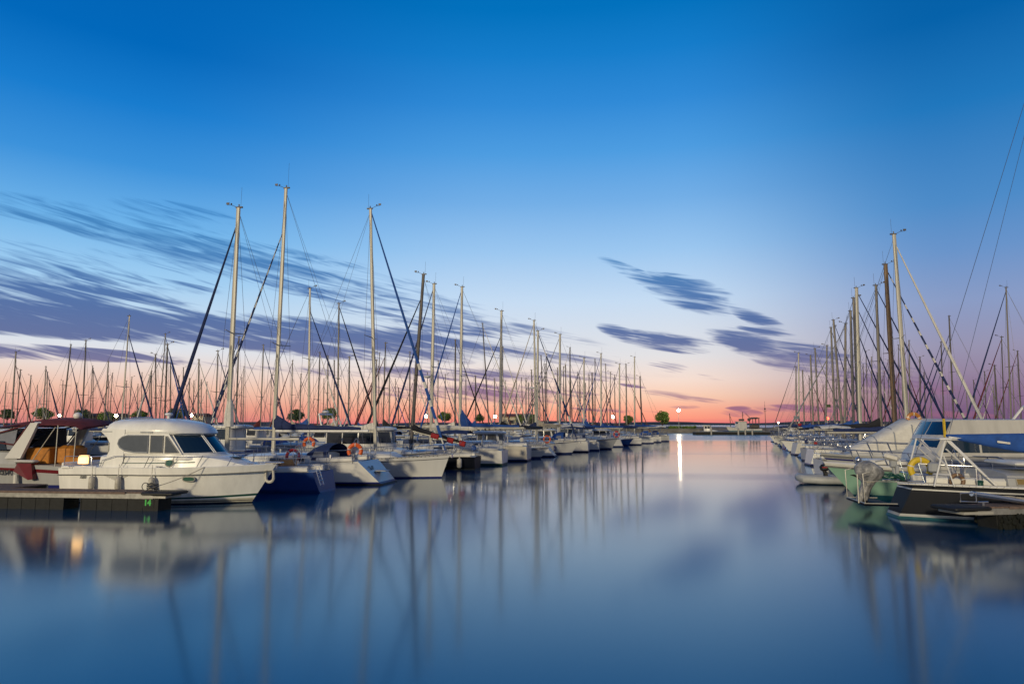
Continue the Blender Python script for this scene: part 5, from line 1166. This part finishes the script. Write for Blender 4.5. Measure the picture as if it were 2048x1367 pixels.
for y in (-1.3, 1.3): mb.tube([(.8, y, 1.4), (.8, y, 4.6)], .13, 6); mb.tube([(2.6, y, 1.4), (2.6, y, 4.4)], .10, 6); mb.tube([(.6, y, 4.6), (2.9, y, 4.5)], .12, 6)
mb.tube([(.8, -1.4, 4.6), (.8, 1.4, 4.6)], .13, 6); mb.tube([(2.6, -1.4, 4.4), (2.6, 1.4, 4.4)], .1, 6); mb.box((1.7, 0, 4.6), (1.5, 2.0, .5), bev=.1); mb.box((1.7, 0, 2.2), (2.2, 2.2, 1.3), bev=.3); mb.tube([(2.6, 0, 4.4), (4.2, 0, 6.0)], .08, 5); mb.ball((3.2, 0, 4.2), .5, 8, 5); mb.box((5.4, 0, 4.1), (1.2, 1.6, .6), bev=.1); mb.build('net_gallows', 'mast_dark', wb_)
x_ = X_at(1531, 196); o = thing('navigation_mast', 'thin lattice signal mast beyond the breakwater', 'mast', (x_, 196, 0)); mb = MB(); mb.tube([(0, 0, -1), (0, 0, 2), (0, 0, 8.4)], [.25, .10, .05], 6); mb.tube([(-.4, 0, 6.5), (.4, 0, 6.5)], .05, 5); mb.tube([(0, 0, 8.4), (0, 0, 9.4)], .03, 4); mb.build('pole', 'mast_dark', o); mb = MB(); mb.box((0, 0, 7.2), (.4, .4, .5), bev=.1); mb.build('beacon_head', 'mast_dark', o)
for lb, px, Y, L, hm in (('small dark moored workboat right of the fishing boat', 1545, 199, 7.5, 'black_hull'), ('low blue hulled boat moored left of the fishing boat', 1452, 196, 8, 'blue_hull'), ('small cabin boat in front of the far breakwater near the right row', 1572, 178, 6.5, 'gelcoat_grey_dim')):
    o, _ = wheelhouse_boat(lb, (X_at(px, Y), Y), HR if px > 1500 else HL, L=L, B=2.5, hm=hm, roof=2.6, xa=1, xs=2.6, xc=3.0, rail=False, fb=(.9, .9, 1.2)); claim(o.location, HR, L, 2.5)
# ------------------------------------------------------------ the further rows: every mast of the skyline is a boat of its own
LEFT = [(23, 32, 704), (33, 41, 740), (55, 62, 751), (86, 92, 733), (93, 95, 744), (97, 99, 760), (123, 142, 689), (124, 126, 761), (165, 172, 681), (180, 185, 732), (187, 186, 736), (208, 217, 723), (216, 217, 751), (219, 225, 746), (243, 259, 632),
        (251, 253, 762), (256, 264, 754), (283, 284, 745), (296, 301, 751), (303, 303, 742), (314, 310, 709), (318, 331, 668), (330, 335, 689), (343, 341, 726), (354, 358, 751), (365, 367, 735), (378, 379, 757), (386, 388, 761), (397, 398, 719), (402, 403, 759), (431, 436, 702), (446, 448, 775),
        (472, 478, 674), (487, 488, 733), (482, 484, 755), (521, 527, 690), (583, 585, 721), (618, 620, 577), (635, 640, 705), (655, 656, 712), (668, 669, 721), (676, 678, 607), (697, 699, 714), (756, 759, 706), (766, 771, 686), (750, 753, 720), (779, 779, 741), (792, 791, 758), (797, 797, 775),
        (819, 820, 704), (855, 855, 745), (874, 877, 722), (889, 891, 749), (910, 911, 680), (979, 963, 647), (1003, 1006, 694), (1010, 1011, 761), (1033, 1033, 761), (1046, 1043, 755), (1052, 1052, 756), (1058, 1057, 765), (1066, 1063, 740), (1089, 1082, 711), (1091, 1090, 728), (1094, 1093, 708),
        (1115, 1115, 735), (1128, 1127, 733), (1133, 1131, 729), (1140, 1140, 695), (1145, 1141, 754), (1156, 1155, 744), (1160, 1158, 746), (1163, 1160, 754), (1178, 1178, 749), (1186, 1184, 746), (1190, 1190, 718), (1215, 1211, 728), (1219, 1221, 744), (1253, 1252, 728)]
RIGHT = [(1622, 1618, 752), (1729, 1726, 728), (1742, 1743, 714), (1756, 1754, 745), (1778, 1776, 720), (1797, 1797, 690), (1819, 1818, 681), (1834, 1835, 652), (1839, 1840, 714), (1887, 1882, 684), (1907, 1898, 632), (1972, 1969, 743), (1995, 1989, 731), (2007, 2003, 674), (2021, 2012, 575), (2028, 2025, 735)]
rnd = random.Random(21)
RIGHT += [(1650, 1646, 770), (1675, 1672, 757), (1695, 1692, 738), (1735, 1732, 702), (1770, 1768, 742), (1783, 1780, 760), (1806, 1803, 735), (1851, 1848, 745), (1864, 1860, 765), (1936, 1932, 770), (1952, 1947, 760), (1991, 1986, 770), (2042, 2035, 702)]
EXTRA = [(8, 12, 764), (47, 49, 768), (72, 75, 770), (110, 113, 757), (150, 154, 766), (234, 238, 771), (274, 276, 768), (345, 347, 772), (412, 414, 764), (420, 424, 748), (458, 462, 762), (505, 508, 768), (540, 543, 752), (560, 563, 764), (600, 602, 748), (628, 629, 766), (646, 648, 757), (688, 690, 750), (715, 717, 762), (728, 730, 744), (742, 743, 768), (806, 806, 762), (830, 831, 748), (840, 840, 772), (866, 867, 757), (900, 901, 768), (932, 932, 745), (944, 944, 766), (952, 951, 752), (968, 968, 770), (990, 989, 757), (1022, 1021, 772), (1080, 1079, 764), (1105, 1104, 752), (1172, 1171, 766), (1202, 1200, 762), (1230, 1229, 750), (1247, 1246, 768)]
LEFT += [e for i, e in enumerate(EXTRA) if i % 2 == 0]
# coarse model of the near fairway edges, to keep the back rows behind the pontoons
def tip_left(Y): return -9.7 + .405 * (Y - 25.4)
def tip_right(Y): return 11.8 + .342 * (Y - 21.7)
def pont_left(Y): return lerp(-19.6, 15.5, (Y - 33.5) / 90.5)
def pont_right(Y): return lerp(31.6, 59.5, (Y - 30) / 88)
plans = []
order = [(f, t, y, 'L') for f, t, y in LEFT] + [(f, t, y, 'R') for f, t, y in RIGHT]
order.sort(key=lambda a: a[2])
for foot, tpx, tpy, sd in order:
    best = None
    for k in range(160):
        h = rnd.uniform(9.6, 14.5) if k < 80 else rnd.uniform(8.0, 17.5)
        Y = (h - H) * F / max(8, (848 - tpy)) * .99
        if not 40 < Y < 208: continue
        L = min(12, max(6.5, h / 1.32 + rnd.uniform(-.4, .4))); B = L * .29 + .15; flip = rnd.random() < .5
        X = X_at(foot, Y); mx = L * .58
        hd = HL if flip else HR; loc = Vector((X - cos(hd) * mx, Y - sin(hd) * mx)); far = loc + Vector((cos(hd), sin(hd))) * L
        xa, xb = min(loc.x, far.x), max(loc.x, far.x)
        if sd == 'L':
            if xb > tip_left(Y) - 1.0 and Y < 126: continue
            if Y >= 126 and xb > tip_left(126) + 12: continue
            if Y < 126 and xa < pont_left(Y) + 1.6 < xb + 3.2: continue
        else:
            if xa < tip_right(Y) + 1.0: continue
            if xa < pont_right(Y) + 1.6 < xb + 3.2 and Y < 119: continue
        u, v = to_uv(loc.x, loc.y); f = 1 if flip else -1; u0, u1 = min(u, u + f * L), max(u, u + f * L)
        if free(u0, u1, v - B / 2 - .25, v + B / 2 + .25): best = (h, Y, L, B, hd, loc, mx); break
    if best is None: continue
    h, Y, L, B, hd, loc, mx = best; claim(loc, hd, L, B); plans.append((foot, tpx, tpy, sd, best))
plans.sort(key=lambda a: a[0])
# words that tell one mast of the skyline from the next: what it stands beside
MARKS = [(14, 'the leftmost pine'), (86, 'the second pine'), (118, 'the first quay lamp'), (163, 'the pine left of the long house'), (200, 'the long red roofed house'), (232, 'the lamp at the cruiser roof tip'), (279, 'the pine over the cruiser roof'), (320, 'the middle of the cruiser roof'), (355, 'the pine beside the third lamp'),
         (384, 'the third quay lamp'), (403, 'the tan kiosk'), (440, 'the cruiser windscreen'), (480, 'the blue hulled boat mast'), (530, 'the striped jib'), (592, 'the first pine over the long boom'), (657, 'the second pine over the long boom'), (700, 'the end of the long boom'), (752, 'the bright blue jib yacht mast'), (800, 'the arched motor yacht'), (852, 'the fourth quay lamp'),
         (890, 'the round pine'), (924, 'the bright blue boom cover'), (960, 'the smallest pine'), (990, 'the fifth quay lamp'), (1030, 'the cream house'), (1064, 'the house gable pine'), (1120, 'the tall mast by the wheelhouse boat'), (1168, 'the red ring yacht'), (1226, 'the sixth quay lamp'), (1256, 'the pine near the left row end'),
         (1622, 'the red light'), (1720, 'the thickest right row mast'), (1762, 'the black covered yacht mast'), (1790, 'the brown mast'), (1816, 'the tall thick white mast'), (1840, 'the blue glass windscreen'), (1890, 'the deckhouse top'), (1940, 'the blue boom cover tip'), (2000, 'the blue boom cover middle')]
seen = {}
JIBS = [('navy_canvas', 'navy furled jib'), ('navy_canvas', 'navy furled jib'), ('white_canvas', 'white furled jib'), ('blue_canvas', 'blue furled jib'), ('grey_tarp', 'grey furled jib'), (None, 'no furled jib'), ('black_canvas', 'dark furled jib'), ('maroon_canvas', 'maroon furled jib')]
COVERS = ['navy_canvas', 'blue_canvas', 'black_canvas', 'tan_canvas', 'white_canvas', 'navy_canvas', 'maroon_canvas']
COLN = {'navy_canvas': 'navy', 'blue_canvas': 'blue', 'black_canvas': 'black', 'tan_canvas': 'tan', 'white_canvas': 'white', 'maroon_canvas': 'maroon'}
for foot, tpx, tpy, sd, (h, Y, L, B, hd, loc, mx) in plans:
    tall = 848 - tpy; hw = 'very tall' if tall > 195 else 'tall' if tall > 145 else 'middling' if tall > 110 else 'short'
    jm, jn = JIBS[rnd.randrange(len(JIBS))]; cv = COVERS[rnd.randrange(len(COVERS))]; lean = 'right leaning' if tpx - foot > 8 else 'left leaning' if foot - tpx > 7 else ''
    near = sorted(MARKS, key=lambda m: abs(m[0] - foot)); k = 0
    while True:
        mk = near[k % 3][1]; rel = 'just left of' if foot < near[k % 3][0] - 3 else 'just right of' if foot > near[k % 3][0] + 3 else 'right behind'
        lb = ' '.join(f'{hw} {lean} masted back row yacht, {COLN[cv]} cover, {jn}, {rel} {mk}'.split())
        key = (hw, lean, rel, mk)
        if key not in seen or k > 5: break
        k += 1
    seen[key] = 1
    if len(lb.split()) > 16: lb = lb.replace(' back row', '')
    if len(lb.split()) > 16: lb = lb.replace(', ' + jn, '')
    if len(lb.split()) > 16: lb = lb.replace(' yacht', ' boat').replace(', %s cover' % COLN[cv], '')
    hm_ = rnd.choice(['gelcoat', 'gelcoat_dim', 'gelcoat_grey_dim', 'gelcoat_grey_dim', 'gelcoat_cream', 'blue_hull', 'black_hull'])
    sailboat(lb, loc, hd, L=L, B=B, mast_at=mx, top_px=(tpx, tpy), lod=2 if Y > 62 else 1, group='back row yachts left of the fairway' if sd == 'L' else 'back row yachts right of the fairway', hmat=hm_, deckm='deck_dim', cabm=rnd.choice(['gelcoat_dim', 'gelcoat_grey_dim', 'gelcoat_grey_dim', 'grey_paint']),
             bottom=rnd.choice(['antifoul_blue', 'antifoul_black', 'antifoul_red', 'antifoul_green']), stripe=rnd.choice(['navy_stripe', 'green_stripe', 'grey_stripe', 'maroon']), mastm=rnd.choice(['aluminium_dim', 'aluminium_dim', 'mast_dark', 'aluminium_dim', 'mast_dark', 'aluminium' if tall > 150 else 'mast_dark']),
             jib=jm, jibr=.085, cover=cv, fq=rnd.choice([.97, .97, .85]), tallcover=rnd.choice([.2, .4, .7]), sq=rnd.uniform(.42, .55), antenna=.8 if rnd.random() < .5 else 0, wheel=False, mr=(.06 + Y * .00025) * rnd.uniform(.8, 1.35), wire=.013, dodger=rnd.choice([None, None, 'navy_canvas', 'blue_canvas']) if Y < 110 else None,
             boomz=rnd.uniform(1.1, 1.5))
# low motor boats among the back rows
n = 0; MBL = ['white', 'cream', 'grey', 'dimmed white', 'blue hulled']
for px, Y, L in ((20, 52, 8), (60, 60, 8), (120, 78, 9), (290, 60, 9), (400, 52, 9), (470, 60, 9), (530, 46, 9), (590, 52, 9), (500, 75, 9), (640, 62, 9), (710, 75, 8), (760, 86, 9), (930, 100, 8), (1000, 110, 8), (1900, 42, 9), (1960, 48, 10), (1800, 64, 9), (1860, 70, 9), (2040, 45, 9), (1740, 80, 8)):
    for dY in (0, 2, -2, 4, 6, -4, 8, 10, 13, 16):
        y = Y + dY; hd = HL if (px + dY) % 2 else HR; X = X_at(px, y); loc = Vector((X - cos(hd) * L / 2, y - sin(hd) * L / 2)); u, v = to_uv(loc.x, loc.y); f = 1 if hd == HL else -1; B = 2.8
        if px < 1400 and X + L / 2 > tip_left(y) - 1: continue
        if px > 1400 and X - L / 2 < tip_right(y) + 1: continue
        pl_ = pont_left(y) if px < 1400 else pont_right(y)
        if abs(X - pl_) < L / 2 + 1.6: continue
        if free(min(u, u + f * L), max(u, u + f * L), v - 1.65, v + 1.65):
            hm_ = ('gelcoat', 'gelcoat_cream', 'gelcoat_grey_dim', 'gelcoat_dim', 'blue_hull')[n % 5]; near = min(MARKS, key=lambda m: abs(m[0] - px))[1]
            o, _ = wheelhouse_boat('%s low motor boat of the back rows below %s' % (MBL[n % 5], near), (X - cos(hd) * L / 2, y - sin(hd) * L / 2), hd, L=L, B=B, origin='stern', hm=hm_, roof=rnd.uniform(2.4, 2.9), xa=1.2, xs=L * .5, xc=L * .58, rail=False, group='low motor boats of the back rows', winm=rnd.choice(['window', 'window_grey', 'window_blue']))
            claim(o.location, hd, L, B); n += 1; break
